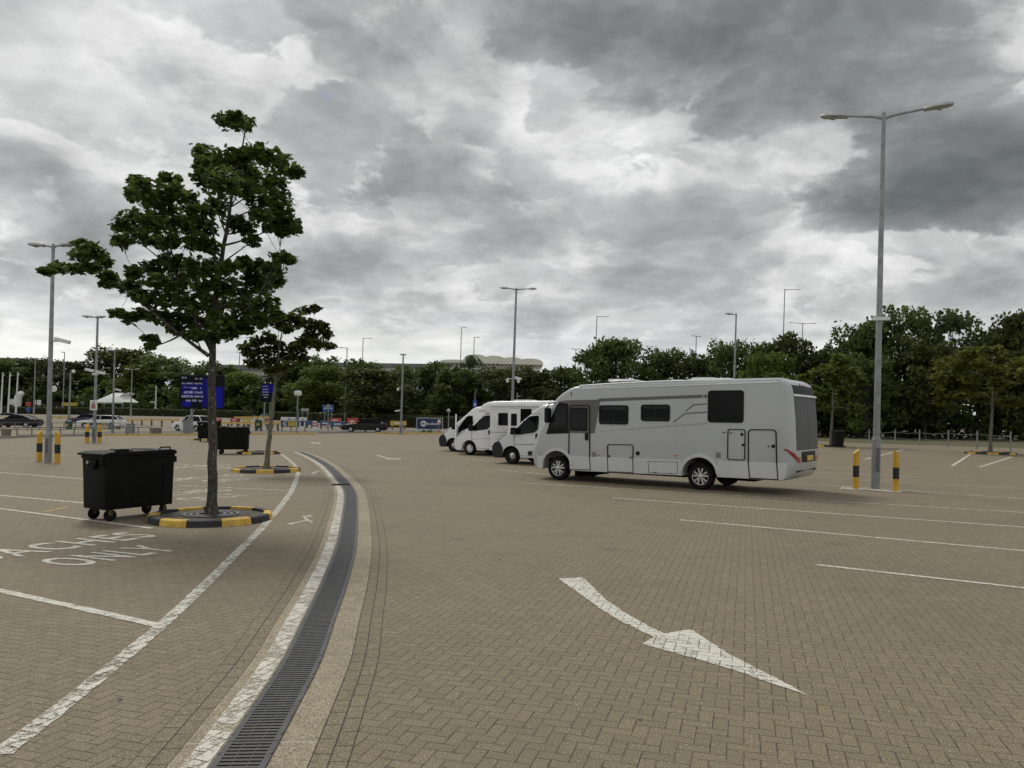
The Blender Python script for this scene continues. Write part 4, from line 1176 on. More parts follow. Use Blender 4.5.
tail_sheet('tail_panel', M['tail'], -.97, .015, 1.10, 2.40, .014)
tail_sheet('rear_window', M['plastic'], -.93, .95, 2.47, 2.69, .012, nz=3)
tail_sheet('spoiler', M['silver_roof'], -.99, .99, 2.405, 2.465, .05, th=.06, nz=2, bevel=.015)
tail_sheet('brake_lamp', M['red_lens'], -.3, .25, 2.695, 2.735, .02, nz=1)
tail_sheet('number_plate', M['plate'], -.28, .28, .83, .96, .035, nz=1)
tail_sheet('plate_recess', M['plastic'], -.62, .62, .80, 1.06, .012, nz=2)
for s_ in (1, -1):
    mb = MB()
    # lamp wraps round the corner, sweeping down and inward
    out = [(-2.06, 1.14, 1.10), (-2.14, 1.12, 1.06), (-2.19, 1.09, 1.0), (-2.25, 1.05, .94), (-2.285, 1.01, .88), (-2.30, .97, .83), (-2.305, .94, .80), (-2.315, .93, .79), (-2.32, .92, .79)]
    yo_ = [1.122, 1.12, 1.112, 1.08, 1.035, .97, .88, .80, .72]
    vs = []
    for (x, zt_, zb2), y_ in zip(out, yo_):
        for dx, dy_ in ((-.012, .010), (.05, -.03)): vs += [(x + dx, s_ * (y_ + dy_), zt_), (x + dx, s_ * (y_ + dy_), zb2)]
    n_ = len(out)
    mb.add(vs, [q for i in range(n_ - 1) for q in ((4 * i, 4 * i + 1, 4 * i + 5, 4 * i + 4), (4 * i + 2, 4 * i + 3, 4 * i + 7, 4 * i + 6), (4 * i, 4 * i + 2, 4 * i + 6, 4 * i + 4), (4 * i + 1, 4 * i + 3, 4 * i + 7, 4 * i + 5))] + [(0, 1, 3, 2), (4 * n_ - 4, 4 * n_ - 3, 4 * n_ - 1, 4 * n_ - 2)])
    mb.build('tail_lamp', M['red_lens'], hero, smooth=40)
part(hero, 'bumper_insert', M['plastic'], lambda mb: mb.prism([(-2.16, .40), (-2.27, .54), (-2.315, .60), (-2.27, .60), (-2.16, .46)], -.85, .85))
# things fixed to the roof
def dish(mb):
    mb.tube([(2.75, .25, 2.77), (2.75, .25, 2.86)], .12, 14)
    mb.lathe([(.0005, 2.93), (.2, 2.925), (.38, 2.895), (.40, 2.875), (.34, 2.86), (.0005, 2.855)], 26, 'z', (2.55, .25, 0))
    mb.prism([(2.86, 2.86), (2.95, 2.90), (2.9, 2.945), (2.2, 2.925), (2.0, 2.885), (2.05, 2.87), (2.3, 2.885)], .05, .45)
part(hero, 'satellite_dish', M['silver_roof'], dish, bevel=.008, smooth=40)
part(hero, 'roof_vent', M['silver_roof'], lambda mb: mb.box(.74, 1.10, .1, .5, 2.82, 2.885), bevel=.03)
part(hero, 'air_conditioner', M['silver_roof'], lambda mb: mb.prism([(-.12, 2.82), (-.08, 2.93), (.5, 2.935), (.6, 2.82)], -.2, .5), bevel=.03)
part(hero, 'roof_vent', M['silver_roof'], lambda mb: mb.box(-.50, -.16, .1, .5, 2.83, 2.91), bevel=.03)
part(hero, 'solar_panel', M['solar'], lambda mb: mb.box(-1.75, -.75, -.3, .45, 2.875, 2.905), bevel=.005)
part(hero, 'solar_panel', M['solar'], lambda mb: mb.box(1.3, 1.95, -.3, .45, 2.835, 2.865), bevel=.005)

def stretch(o):                       # wheelbase as measured
    if o.name.startswith('wheel') and not o.name.startswith('wheel_arch'):
        o.location.x *= 1.053 if o.location.x > 0 else 1.022; return
    if o.type == 'MESH':
        for v in o.data.vertices: v.co.x *= 1.053 if v.co.x > 0 else 1.022
    for c in o.children: stretch(c)
for c in hero.children: stretch(c)

# ------------------------------------------------ vans with the same cab
def van_cab_parts(v, hw, bumper, wheelstyle, open_door=False):
    s = 1
    part(v, 'bumper', M[bumper], lambda mb: mb.prism([(.70, .22), (.81, .30), (.855, .5), (.85, .68), (.76, .80), (.58, .89), (.48, .80), (.41, .66), (.36, .53), (.40, .38), (.41, .24)], -hw - .012, hw + .018), bevel=.010, smooth=40)
    for s in (1, -1):
        a, b = sorted((s * (hw - .30), s * (hw + .006)))
        hl = [(.62, .86), (.66, .93), (.44, 1.12), (.22, 1.22), (.28, 1.10), (.48, .94)]
        part(v, 'headlamp', M['headlamp'], lambda mb: mb.prism(hl, a, b), bevel=.004)
        a, b = sorted((s * (hw - .012), s * (hw + .006)))
        win = [(-.03, 1.17), (-.10, 1.26), (-.42, 1.55), (-.72, 1.82), (-.82, 1.86), (-1.16, 1.89), (-1.19, 1.80), (-1.15, 1.36), (-.98, 1.24), (-.38, 1.15)]
        if not (open_door and s == 1):
            f = MB(); f.prism(win, a, b); w_ = f.build('cab_window', M['plastic'], v)
            f = MB(); g0 = shrink(win, .035); f.prism(g0, *sorted((s * (hw + .006), s * (hw + .009)))); f.build('pane', M['cabglass'], w_)
            part(w_, 'divider', M['plastic'], lambda mb: mb.prism([(-.36, 1.17), (-.40, 1.17), (-.56, 1.66), (-.52, 1.69)], *sorted((s * (hw + .006), s * (hw + .013)))))
            ds = [(-.14, .45), (-.13, .76), (-.12, 1.13), (-.34, 1.10), (-.9, 1.19), (-1.10, 1.22), (-1.24, 1.34), (-1.28, 1.92), (-1.31, 1.95), (-1.335, 1.4), (-1.34, .5)]
            def seams(mb):
                for p0, p1 in (((-.13, .34), (-.125, 1.13)), ((-1.31, .34), (-1.305, 1.94)), ((-.125, .34), (-1.31, .34)), ((-.88, 1.965), (-1.31, 1.95)), ((-.13, .75), (-1.31, .82))):
                    d = (Vector(p1) - Vector(p0)).normalized(); q = Vector((-d.y, d.x)) * .006
                    mb.prism([tuple(Vector(p0) - q), tuple(Vector(p1) - q), tuple(Vector(p1) + q), tuple(Vector(p0) + q)], *sorted((s * (hw - .01), s * (hw + .004))))
            part(v, 'door_seam', M['seam'], seams)
            part(v, 'door_handle', M['plastic'], lambda mb: mb.prism(rr(-1.17, 1.0, -1.07, 1.2, .03), *sorted((s * hw, s * (hw + .03)))), bevel=.01)
        part(v, 'mirror', M['plastic'], lambda mb: (mb.prism([(-.08, 1.17), (-.12, 1.42), (-.26, 1.42), (-.30, 1.2), (-.2, 1.14)], *sorted((s * (hw + .06), s * (hw + .26)))), mb.tube([(-.25, s * hw, 1.2), (-.2, s * (hw + .1), 1.22)], .03, 6)), bevel=.025)
    # windscreen following the slope
    def screen(mb):
        pts = [(-.06, 1.345), (-.5, 1.69), (-.86, 1.965)]
        vs = []
        for x, z in pts:
            for k in range(9):
                y = (-.9 + 1.8 * k / 8) * hw
                vs.append((x + .16 * (1 - (y / hw) ** 2) + .008, y, z + .012))
        mb.add(vs, [(j * 9 + i, j * 9 + i + 1, (j + 1) * 9 + i + 1, (j + 1) * 9 + i) for j in range(2) for i in range(8)])
    part(v, 'windscreen', M['glass'], screen, smooth=60)
    for x in (0.0, -3.75):
        wheel(v, x, hw - .03 - .105, .315, .21, wheelstyle); wheel(v, x, -hw + .03 + .105, .315, .21, wheelstyle, -1)
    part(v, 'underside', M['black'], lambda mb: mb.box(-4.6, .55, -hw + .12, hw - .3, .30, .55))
vf = arc(0, .31, .40, 172, 5)[::-1]; vr = arc(-3.75, .31, .38, 175, 5)[::-1]
def van_bow(x, z): return .17 * sm((x + 1.6) / 1.2) * sm((2.3 - z) / .3)
def van_prof(roof=True):
    nose = [(.44, .24, .0), (.72, .24, .05), (.80, .36, .10), (.825, .58, .14), (.80, .76, .14), (.66, .90, .12), (.46, 1.06, .10), (.14, 1.24, .08), (-.09, 1.37, .06), (-.5, 1.69, .06), (-.86, 1.965, .08)]
    if roof: rf = [(-1.12, 2.2, .1), (-1.3, 2.30, .13), (-1.75, 2.365, .16), (-2.6, 2.40, .17), (-4.75, 2.40, .17), (-4.95, 2.3, .14), (-5.02, 1.4, .08), (-5.04, .5, .08), (-4.98, .34, .03)]
    else: rf = [(-1.0, 2.03, .08), (-1.35, 2.06, .05), (-1.4, .6, .0), (-1.4, .30, .0)]
    base = [(-4.13, .30, 0)] + [(x, z, 0) for x, z in vr[::-1]] [::-1][::-1] + [(-3.36, .28, 0)] if roof else []
    return nose, rf, base
def full_van(px, py, mat, bumper, wheelstyle, label, open_door=False):
    hw = 1.0
    v = thing('camper_van', label, 'van', origin(px, py, hw - .03), AX)
    nose, rf, base = van_prof(True)
    pr = nose + rf + [(-4.14, .30, 0)] + [(x, z, 0) for x, z in arc(-3.75, .31, .38, 175, 5)] + [(-3.36, .28, 0), (-.42, .27, 0)] + [(x, z, 0) for x, z in arc(0, .31, .40, 172, 5)]
    shell('body', pr, hw, M[mat], v, van_bow, taper=lambda x, z: 1 - .10 * sm((z - 1.15) / 1.4) + 0)
    van_cab_parts_tapered(v, hw, bumper, wheelstyle, open_door)
    return v
def van_cab_parts_tapered(v, hw, bumper, wheelstyle, open_door):
    n0 = set(v.children)
    van_cab_parts(v, hw, bumper, wheelstyle, open_door)
    def walk(o):
        if o.type == 'MESH' and o.name.split('.')[0] in ('cab_window', 'pane', 'divider', 'door_seam', 'windscreen', 'side_window', 'dark_doorway_plate'):
            for w_ in o.data.vertices: w_.co.y *= 1 - .10 * sm((w_.co.z - 1.15) / 1.4)
        for c in o.children: walk(c)
    for c in v.children:
        if c not in n0: walk(c)
van1 = full_van(511.2, 464, 'vansilver', 'bumper', 'steel', 'pale silver panel van with dark grey bumper, between the big motorhome and the white motorhome')
def sidewin(v, hw, x0, x1, z0, z1):
    f = MB(); f.prism(rr(x0, z0, x1, z1, .06), hw - .012, hw + .006); w_ = f.build('side_window', M['glass'], v)
    for q in w_.data.vertices: q.co.y *= 1 - .10 * sm((q.co.z - 1.15) / 1.4)
sidewin(van1, 1.0, -2.35, -1.48, 1.36, 1.88)
part(van1, 'side_guard', M['bumper'], lambda mb: mb.prism([(-.74, .52), (-.76, .36), (-1.02, .37), (-1.04, .54)], .99, 1.012))
part(van1, 'rub_strip', M['bumper'], lambda mb: mb.prism([(-1.35, .52), (-1.35, .40), (-3.3, .40), (-3.3, .52)], .98, 1.015))
van0 = full_van(452.6, 451.4, 'white', 'bumper', 'steel', 'white van with its driver door swung open, farthest of the parked row', True)
# open door swings out towards us
dv = MB(); dv.prism([(0, .42), (0, 1.24), (-.30, 1.52), (-.62, 1.84), (-.72, 1.9), (-1.02, 1.93), (-1.1, 1.5), (-1.12, .9), (-1.1, .42)], -.035, .035)
do = dv.build('door', M['white'], van0, bevel=.015)
do.location = (-.22, 1.0, 0); do.rotation_euler = (0, 0, math.radians(-56))
dv = MB(); dv.prism([(-.1, 1.22), (-.32, 1.48), (-.64, 1.78), (-.96, 1.85), (-1.02, 1.5), (-.98, 1.25)], -.04, .04); dv.build('pane', M['cabglass'], do)
dv = MB(); dv.prism([(-.1, .5), (-.1, 1.1), (-.98, 1.1), (-.98, .5)], -.05, -.034); dv.build('inner_trim', M['bumper'], do)
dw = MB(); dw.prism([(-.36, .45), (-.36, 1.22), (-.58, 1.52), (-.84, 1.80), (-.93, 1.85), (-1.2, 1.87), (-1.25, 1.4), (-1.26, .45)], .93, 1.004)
dwo = dw.build('dark_doorway_plate', M['black'], van0)  # black plate in place of an opening; interior shade is its colour
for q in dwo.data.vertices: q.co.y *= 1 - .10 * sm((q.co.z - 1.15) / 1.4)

# ------------------------------------------------ white coachbuilt motorhome
mh = thing('motorhome', 'white motorhome with awning box and open entrance door, behind the silver van', 'motorhome', origin(469.3, 455, .97), AX)
hw = 1.0
nose, rf, _ = van_prof(False)
pr = nose + rf + [(-.42, .27, 0)] + [(x, z, 0) for x, z in arc(0, .31, .40, 172, 5)]
shell('cab', pr, hw, M['white'], mh, van_bow, taper=lambda x, z: 1 - .10 * sm((z - 1.15) / 1.4))
van_cab_parts_tapered(mh, hw, 'white', 'cover', False)
HB = 1.13
bp = [(-1.22, .26, .03), (-1.22, 1.97, .03), (-1.05, 2.0, .04), (-.60, 2.04, .08), (-.56, 2.12, .10), (-.70, 2.3, .12), (-.86, 2.42, .12), (-1.1, 2.5, .12), (-1.4, 2.545, .1), (-4.4, 2.57, .1), (-5.5, 2.54, .1), (-5.62, 2.4, .12), (-5.66, .6, .08), (-5.6, .34, .04),
      (-4.14, .30, 0)] + [(x, z, 0) for x, z in arc(-3.75, .31, .40, 175, 5)] + [(-3.35, .27, 0)]
shell('living_body', bp, HB, M['white'], mh, lambda x, z: .15 * sm((x + 1.3) / .5))
part(mh, 'awning', M['white'], lambda mb: mb.prism(rr(-4.8, 2.30, -1.24, 2.43, .03, 3), HB - .01, HB + .10), bevel=.02)
window(mh, rr(-2.34, 1.43, -1.68, 2.0, .05), HB)
window(mh, rr(-4.6, 1.5, -3.7, 2.0, .05), HB)
part(mh, 'dark_doorway_plate', M['black'], lambda mb: mb.box(-3.42, -2.86, HB - .03, HB + .004, .45, 2.2))  # no cut opening: the shaded inside is a black plate
o = part(mh, 'door', M['white'], lambda mb: mb.prism(rr(0, .42, .58, 2.18, .05), -.025, .025), bevel=.01)
o.location = (-2.86, HB + .015, 0); o.rotation_euler = (0, 0, math.radians(14))
part(o, 'pane', M['glass'], lambda mb: mb.prism(rr(.16, 1.42, .44, 1.98, .04), -.028, .032))
part(mh, 'trim_line', M['galv'], lambda mb: (mb.prism([(-1.24, 1.10), (-1.24, 1.125), (-5.5, 1.125), (-5.5, 1.10)], HB - .01, HB + .006), mb.prism([(-1.24, .44), (-1.24, .46), (-3.3, .46), (-3.3, .44)], HB - .01, HB + .006)))
part(mh, 'roof_vent', M['silver_roof'], lambda mb: (mb.prism(rr(-2.9, 2.55, -2.0, 2.63, .03, 3), -.3, .3),), bevel=.02)
part(mh, 'aerial', M['galv'], lambda mb: (mb.tube([(-2.3, .5, 2.55), (-2.3, .5, 2.95)], .02, 6), mb.box(-2.45, -2.3, .48, .52, 2.78, 2.81)))

# ------------------------------------------------ passenger cars on the road
def car(px, py, heading, paint, label, L=4.6, H=1.44, kind='saloon', cat='car', extra=None):
    """px,py: where the middle of the near side meets the ground"""
    hw = .9; rz = math.radians(heading)
    left = Vector((-math.sin(rz), math.cos(rz), 0)); p = G(px, py)
    side = 1 if left.y < 0 else -1
    v = thing('parked_car', label, cat, p - left * side * (hw - .05), rz)
    xf, xr = L * .295, -L * .295; a, b = L / 2, -L / 2
    if kind == 'saloon':
        hood, boot = .92, .98; g = [(L * .17, .93), (L * .055, H - .05), (-.05 * L, H), (-L * .18, H - .06), (-L * .36, 1.0)]
    elif kind == 'estate':
        hood, boot = .92, 1.0; g = [(L * .17, .93), (L * .055, H - .06), (-.05 * L, H), (-L * .34, H - .06), (-L * .465, 1.0)]
    else:
        hood, boot = .98, 1.05; g = [(L * .21, .98), (L * .06, H - .06), (-.08 * L, H), (-L * .34, H - .09), (-L * .45, 1.02)]
    bp = ([(a - .12, .22, .03), (a - .02, .4, .12), (a - .03, .58, .14), (a - .14, .74, .16), (a - .6, hood - .08, .14), (g[0][0] + .1, hood, .08), (0, .96, .05), (g[-1][0] - .02, boot, .08), (b + .14, boot - .05, .14), (b + .03, .8, .14), (b, .5, .12), (b + .1, .26, .04)]
          + [(xr - .36, .24, 0)] + [(x, z, 0) for x, z in arc(xr, .31, .345, 175, 5)] + [(xr + .36, .2, 0), (xf - .36, .2, 0)] + [(x, z, 0) for x, z in arc(xf, .31, .345, 175, 5)] + [(xf + .36, .22, 0)])
    shell('body', bp, hw, M[paint], v, lambda x, z: .18 * sm((x - a + .9) / .9) - .12 * sm((b + .7 - x) / .7), ys=(-.6, 0, .6))
    # glasshouse: tinted glass with pillars and a painted roof
    def gh(mb, dz=0):
        vs = []; top = H
        for (x, z) in g:
            w_ = hw - .04 - .24 * max(0, (z - .93)) / (H - .93)
            vs += [(x, -w_, z), (x, w_, z)]
        n = len(g)
        fs = [(2 * i, 2 * i + 2, 2 * i + 3, 2 * i + 1) for i in range(n - 1)]
        fs += [tuple(2 * i for i in range(n)), tuple(2 * i + 1 for i in range(n)), (0, 1, 2 * n - 1, 2 * n - 2)]
        mb.add(vs, fs)
    part(v, 'windows', M['glass'], gh)
    wt = hw - .04 - .22
    rfp = [(x, z) for x, z in g[1:4]]
    part(v, 'roof', M[paint], lambda mb: mb.prism([(x, z + .012) for x, z in rfp] + [(x, z - .05) for x, z in rfp[::-1]], -wt - .025, wt + .025), bevel=.02, smooth=40)
    def pil(mb):
        for s in (1, -1):
            for q in ((0, 1), (4, 3)):
                p0, p1 = g[q[0]], g[q[1]]
                mb.tube([(p0[0], s * (hw - .045), p0[1]), (p1[0], s * wt, p1[1])], .035, 6)
            mb.tube([(-L * .03, s * (hw - .03), .95), (-L * .045, s * (wt + .005), H - .03)], .035, 6)
    part(v, 'pillars', M[paint], pil, smooth=40)
    for s in (1, -1):
        part(v, 'headlamp', M['headlamp'], lambda mb: mb.box(a - .22, a - .03, min(s * .5, s * .84), max(s * .5, s * .84), .60, .72), bevel=.03)
        part(v, 'tail_lamp', M['red_lens'], lambda mb: mb.box(b + .02, b + .2, min(s * .52, s * .86), max(s * .52, s * .86), .74, .9), bevel=.03)
        part(v, 'mirror', M[paint], lambda mb: mb.box(L * .12, L * .155, min(s * .9, s * 1.05), max(s * .9, s * 1.05), .94, 1.06), bevel=.03)
        for x in (xf, xr): wheel(v, x, s * (hw - .12), .31, .19, 'alloy', s)
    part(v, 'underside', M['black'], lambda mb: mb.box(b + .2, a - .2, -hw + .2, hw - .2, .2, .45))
    part(v, 'number_plate', M['plate'], lambda mb: mb.box(b - .01 + .12, b + .14, -.26, .26, .55, .66))
    if extra: extra(v)
    return v
car(364, 432, 186, 'carblack', 'dark saloon facing left on the road beyond the drain', L=4.9, H=1.46, kind='saloon')
car(12, 427.6, 182, 'carblack', 'black saloon at the left edge behind the low railing', L=4.7, H=1.36)
car(3, 421.3, 182, 'cargrey', 'pale blue grey car behind the black saloon at the left edge', L=4.4, H=1.4, kind='hatch')
car(83, 425.0, 188, 'carblue', 'dark blue hatchback behind the green bin', L=4.2, H=1.5, kind='hatch')
def livery(v):
    part(v, 'side_panel', M['navy'], lambda mb: (mb.box(-1.0, 1.0, .885, .915, .30, .60), mb.box(-1.0, 1.0, -.915, -.885, .30, .60)))
    part(v, 'yellow_patch', M['amber'], lambda mb: mb.box(-.9, -.3, .912, .92, .36, .56))
car(98, 428.4, 184, 'carwhite', 'white estate car with navy lower doors, behind the square sign', L=4.7, H=1.44, kind='estate', extra=livery)
car(186.5, 431.2, 152, 'carwhite', 'white estate car seen from behind beside the blue display board', L=4.5, H=1.56, kind='estate')
car(375, 428.2, 186, 'carblack', 'black hatchback half hidden behind the dark saloon', L=4.3, H=1.5, kind='hatch')

# ================================================================== STREET FURNITURE
def lamp(name, label, base, h, arms, r=.075, cams=(), lean=0.0, group='lamp posts of the car park', lowbox=True, head=.62, cat='lamp post'):
    """arms: (heading in degrees, reach, rise). cams: heights of camera brackets"""
    t = thing(name, label, cat, base, 0, group)
    t.rotation_euler = (0, math.radians(lean), 0)
    def pole(mb):
        mb.tube([(0, 0, -.1), (0, 0, h * .13)], r * 1.35, 14)
        mb.tube([(0, 0, h * .13), (0, 0, h * .135 + .05)], [r * 1.35, r], 14)
        mb.tube([(0, 0, h * .135), (0, 0, h * .55), (0, 0, h)], [r, r * .85, r * .62], 14)
    part(t, 'pole', M['galv'], pole, smooth=40)
    if lowbox: part(t, 'access_door', M['galv_dark'], lambda mb: mb.box(-r * .55, r * .55, -r * 1.37 - .004, -r * 1.2, h * .045, h * .11))
    for hd, reach, rise in arms:
        a = math.radians(hd); e = Vector((math.cos(a), math.sin(a), 0))
        p1 = e * (reach - head) + Vector((0, 0, h - .06 + rise * (reach - head)))
        am = part(t, 'arm', M['galv'], lambda mb: (mb.tube([(0, 0, h - .14), e * (reach - head) * .3 + Vector((0, 0, h - .09 + rise * .2)), p1], [r * .62, r * .42, r * .34], 8)), smooth=50)
        mb = MB(); st = 0
        secs = [(0, .07, .05), (.04, .11, .085), (.3, .145, .10), (.78, .15, .095), (.95, .10, .07), (1.0, .05, .04)]
        vs = []
        for u, w_, hh in secs:
            for yy, zz in ((-1, -.35), (-.75, .45), (0, .75), (.75, .45), (1, -.35), (.6, -.6), (-.6, -.6)):
                vs.append((u * head, yy * w_, zz * hh + (.02 if u > .1 else 0)))
        m = 7; n = len(secs)
        mb.add(vs, [(i * m + k, i * m + (k + 1) % m, (i + 1) * m + (k + 1) % m, (i + 1) * m + k) for i in range(n - 1) for k in range(m)] + [tuple(range(m)), tuple((n - 1) * m + k for k in range(m))])
        lm_ = mb.build('lamp_head', M['lum_grey'], t, smooth=50)
        lm_.location = p1; lm_.rotation_euler = (0, -math.atan(rise) , a)
        part(lm_, 'lens', M['lens'], lambda mb: mb.lathe([(.0005, -.075), (.07, -.072), (.11, -.045)], 12, 'z', (head * .55, 0, 0)), smooth=60)
    for c in cams:
        z, hd, kind = c
        a = math.radians(hd); e = Vector((math.cos(a), math.sin(a), 0))
        def cam_(mb):
            if kind == 'box':
                mb.tube([(0, 0, z), e * .28 + Vector((0, 0, z))], .03, 6)
                q = e * .40 + Vector((0, 0, z + .02))
                mb.obox(q, .52, .14, .13, Matrix.Rotation(a, 3, 'Z') @ Matrix.Rotation(math.radians(12), 3, 'Y'))
            elif kind == 'twin':
                for d in (-1, 1):
                    mb.obox(e * d * .34 + Vector((0, -.1, z - d * .06)), .58, .13, .14, Matrix.Rotation(a, 3, 'Z') @ Matrix.Rotation(math.radians(10), 3, 'Y'))
                mb.obox((0, -.08, z - .16), .3, .12, .12)
            elif kind == 'small':
                mb.obox((0, -.14, z), .42, .08, .09, Matrix.Rotation(a, 3, 'Z')); mb.tube([(0, 0, z), (0, -.14, z)], .03, 6)
            elif kind == 'dome':
                mb.tube([(0, 0, z + .2), e * .4 + Vector((0, 0, z + .2))], .03, 6)
                mb.lathe([(.0005, z - .12), (.09, z - .07), (.12, z + .02), (.12, z + .16), (.0005, z + .2)], 12, 'z', tuple(e * .42))
        part(t, 'camera', M['sign_white'], cam_, smooth=40)
    return t
bR = G(875.3, 489)
lamp('lamp_post', 'tall grey twin arm lamp post between the two yellow bollards at right', bR, zat(883.5, 113, bR.y), [(162, 1.60, .07), (-18, 1.68, .07)], r=.085, lean=.5, head=.72, cams=[(4.6, -10, 'small')])
bL = G(48, 462.5)
lamp('lamp_post', 'grey twin arm lamp post between the two nearest yellow bollards at left', bL, zat(52, 244, bL.y), [(175, .92, .03), (-5, .86, .06)], r=.085, lean=.6, cams=[(4.25, 0, 'box')], head=.6)
b2 = G(94, 442.5)
lamp('lamp_post', 'twin arm lamp post with white cameras, between the farther yellow bollards', b2, zat(98, 316, b2.y), [(170, 1.0, .03), (-10, .5, .03)], r=.09, lean=.9, cams=[(zat(96, 371.5, b2.y), -8, 'twin')])
b3 = G(112.5, 432.5)
lamp('lamp_post', 'slim lamp post standing in front of the marquee', b3, zat(114.5, 350, b3.y), [(200, .7, .05)], r=.085, lean=.8, cams=[(zat(113, 390, b3.y), 0, 'box')])
b4 = at(511.3, 57, 420)
lamp('lamp_post', 'lamp post with white cameras rising behind the white motorhome', b4, zat(515, 288, 57), [(178, 1.2, .03), (-2, 1.5, .03)], r=.11, lean=1.2, cams=[(zat(512, 378, 57), 20, 'box'), (zat(512, 381.5, 57), 190, 'dome'), (zat(512, 381.5, 57), -20, 'dome')])
b5 = at(732.5, 59, 420)
lamp('lamp_post', 'single arm lamp post rising behind the middle of the big motorhome', b5, zat(736, 313.5, 59), [(180, .85, .02)], r=.09, lean=1.0)
b6 = G(400.8, 434.2)
lamp('lamp_post', 'slim lamp post between the dark saloon and the navy banner', b6, zat(403.5, 354, b6.y), [(200, .3, .02), (-10, .3, .02)], r=.11, lean=1.0, head=.3, cams=[(zat(402, 390, b6.y), 180, 'dome'), (zat(402, 411, b6.y), 180, 'box')])
b7 = at(345, 121, 412)
lamp('lamp_post', 'lamp post behind the hedge left of the dark saloon', b7, zat(347.5, 347.5, 121) - b7.z, [(180, 1.3, .01)], r=.11, lean=1.0, cams=[(4.2, 180, 'box')])
def far_lamp(px, top, Y, arms, label, r=.12, cams=()):
    b = at(px, Y, 400)
    return lamp('lamp_post', label, b, zat(px, top, Y) - b.z, arms, r=r, cams=cams, lean=.9, head=.8, lowbox=False)
far_lamp(34, 358, 132, [(180, 1.7, .02), (0, 1.7, .02)], 'twin arm lamp post left of the nearest left lamp post')
far_lamp(131, 369, 132, [(178, 1.3, .03), (-2, 1.3, .03)], 'twin arm lamp post standing by the right end of the marquee', cams=[(3.9, 0, 'twin')])
far_lamp(63, 352, 150, [(170, .8, .02)], 'slim far post just right of the left lamp post')
far_lamp(361, 338, 165, [(0, 2.0, .02)], 'thin far lamp post rising above the trees left of the slim lamp post')
far_lamp(459, 327, 165, [(0, 1.2, .02)], 'tall thin mast above the trees, left one of a close pair')
far_lamp(472, 337, 165, [(0, 1.2, .02)], 'tall thin mast above the trees, right one of a close pair')
far_lamp(594, 316, 150, [(-4, 2.4, .0)], 'far lamp post with one arm above the airy tree near the satellite dish')
far_lamp(574, 349, 150, [(180, .9, .1), (0, .9, .1)], 'small far mast with two lamps, above the nose of the motorhome')
far_lamp(694, 336, 140, [(150, 1.0, .2), (0, .9, .0)], 'short far pole with twin floodlights over the trees')
far_lamp(781, 289, 140, [(-3, 2.9, .0)], 'tallest far lamp post, one arm, left of the sparse tree top')
far_lamp(800, 323, 150, [(180, 2.7, .02), (0, 2.7, .02)], 'far twin arm lamp post right of the sparse tree top')
far_lamp(238, 352, 160, [(180, .8, .0)], 'thin far post above the trees between the two display boards')
# low camera pole right of left lamp post
b8 = at(69, 112, 415)
t = thing('camera_pole', 'grey crook topped camera pole behind the green bin', 'camera pole', b8)
hh = zat(70.5, 370, 112) - b8.z
part(t, 'pole', M['galv'], lambda mb: mb.tube([(0, 0, 0), (.1, 0, hh * .6), (.15, 0, hh - .4), (.3, 0, hh), (.55, 0, hh)], [.16, .13, .1, .06, .05], 10), smooth=50)
part(t, 'camera', M['sign_white'], lambda mb: mb.lathe([(.0005, hh - .5), (.2, hh - .4), (.24, hh - .15), (.08, hh), (.0005, hh)], 12, 'z', (.58, 0, 0)), smooth=50)
# square sign on the second lamp post: a thing hanging on it
t = thing('prohibition_sign', 'square white sign with a red pictogram on the lamp post by the farther bollards', 'sign', (at(93.6, b2.y - .2, 405).x, b2.y - .2, 0))
za, zb = zat(93.6, 410.3, b2.y), zat(93.6, 400.2, b2.y)
part(t, 'panel', M['sign_white'], lambda mb: mb.box(-.21, .21, -.02, .02, za, zb), bevel=.01)
part(t, 'pictogram', M['sign_grey'], lambda mb: mb.prism([(-.12, za + .1), (.12, za + .1), (.12, za + .32), (.05, za + .36), (.04, zb - .08), (-.04, zb - .08), (-.05, za + .36), (-.12, za + .32)], -.024, -.018))

# bollards: angled tops, one black band
def bollard(px, py, h, label, turn, r=.075):
    b = G(px, py)
    t = thing('bollard', label, 'bollard', b, turn)
    def seg(z0, z1, slant=0):
        def f(mb):
            n = 20; vs = []
            for z, q in ((z0, 0), (z1, slant)):
                for k in range(n):
                    a = 2 * PI * k / n; vs.append((r * math.cos(a), r * math.sin(a), z + q * math.cos(a) * r))
            mb.add(vs, [(k, (k + 1) % n, n + (k + 1) % n, n + k) for k in range(n)] + [tuple(range(n))[::-1], tuple(range(n, 2 * n))])
        return f
    part(t, 'post', M['yellow'], seg(-.05, h * .93, .9), smooth=40)
    mb = MB(); mb.lathe([(r, h * .30), (r + .004, h * .30), (r + .004, h * .575), (r, h * .575)], 20)
    mb.build('band', M['bollard_black'], t, smooth=40)
    return t
bollard(855.8, 489.0, 1.10, 'yellow bollard left of the tall right lamp post, its cut top facing left', 0)
bollard(895.8, 491.5, 1.10, 'yellow bollard right of the tall right lamp post, its cut top facing right', PI)
bollard(39.3, 461.5, 1.13, 'yellow bollard with black band left of the nearest left lamp post', math.radians(60), .09)
bollard(57.3, 463.2, 1.13, 'yellow bollard with black band right of the nearest left lamp post', math.radians(200), .09)
bollard(87.0, 442.8, 1.10, 'small far yellow bollard left of the post with the square sign', math.radians(60), .11)
bollard(99.5, 442.8, 1.10, 'small far yellow bollard right of the post with the square sign', math.radians(200), .11)

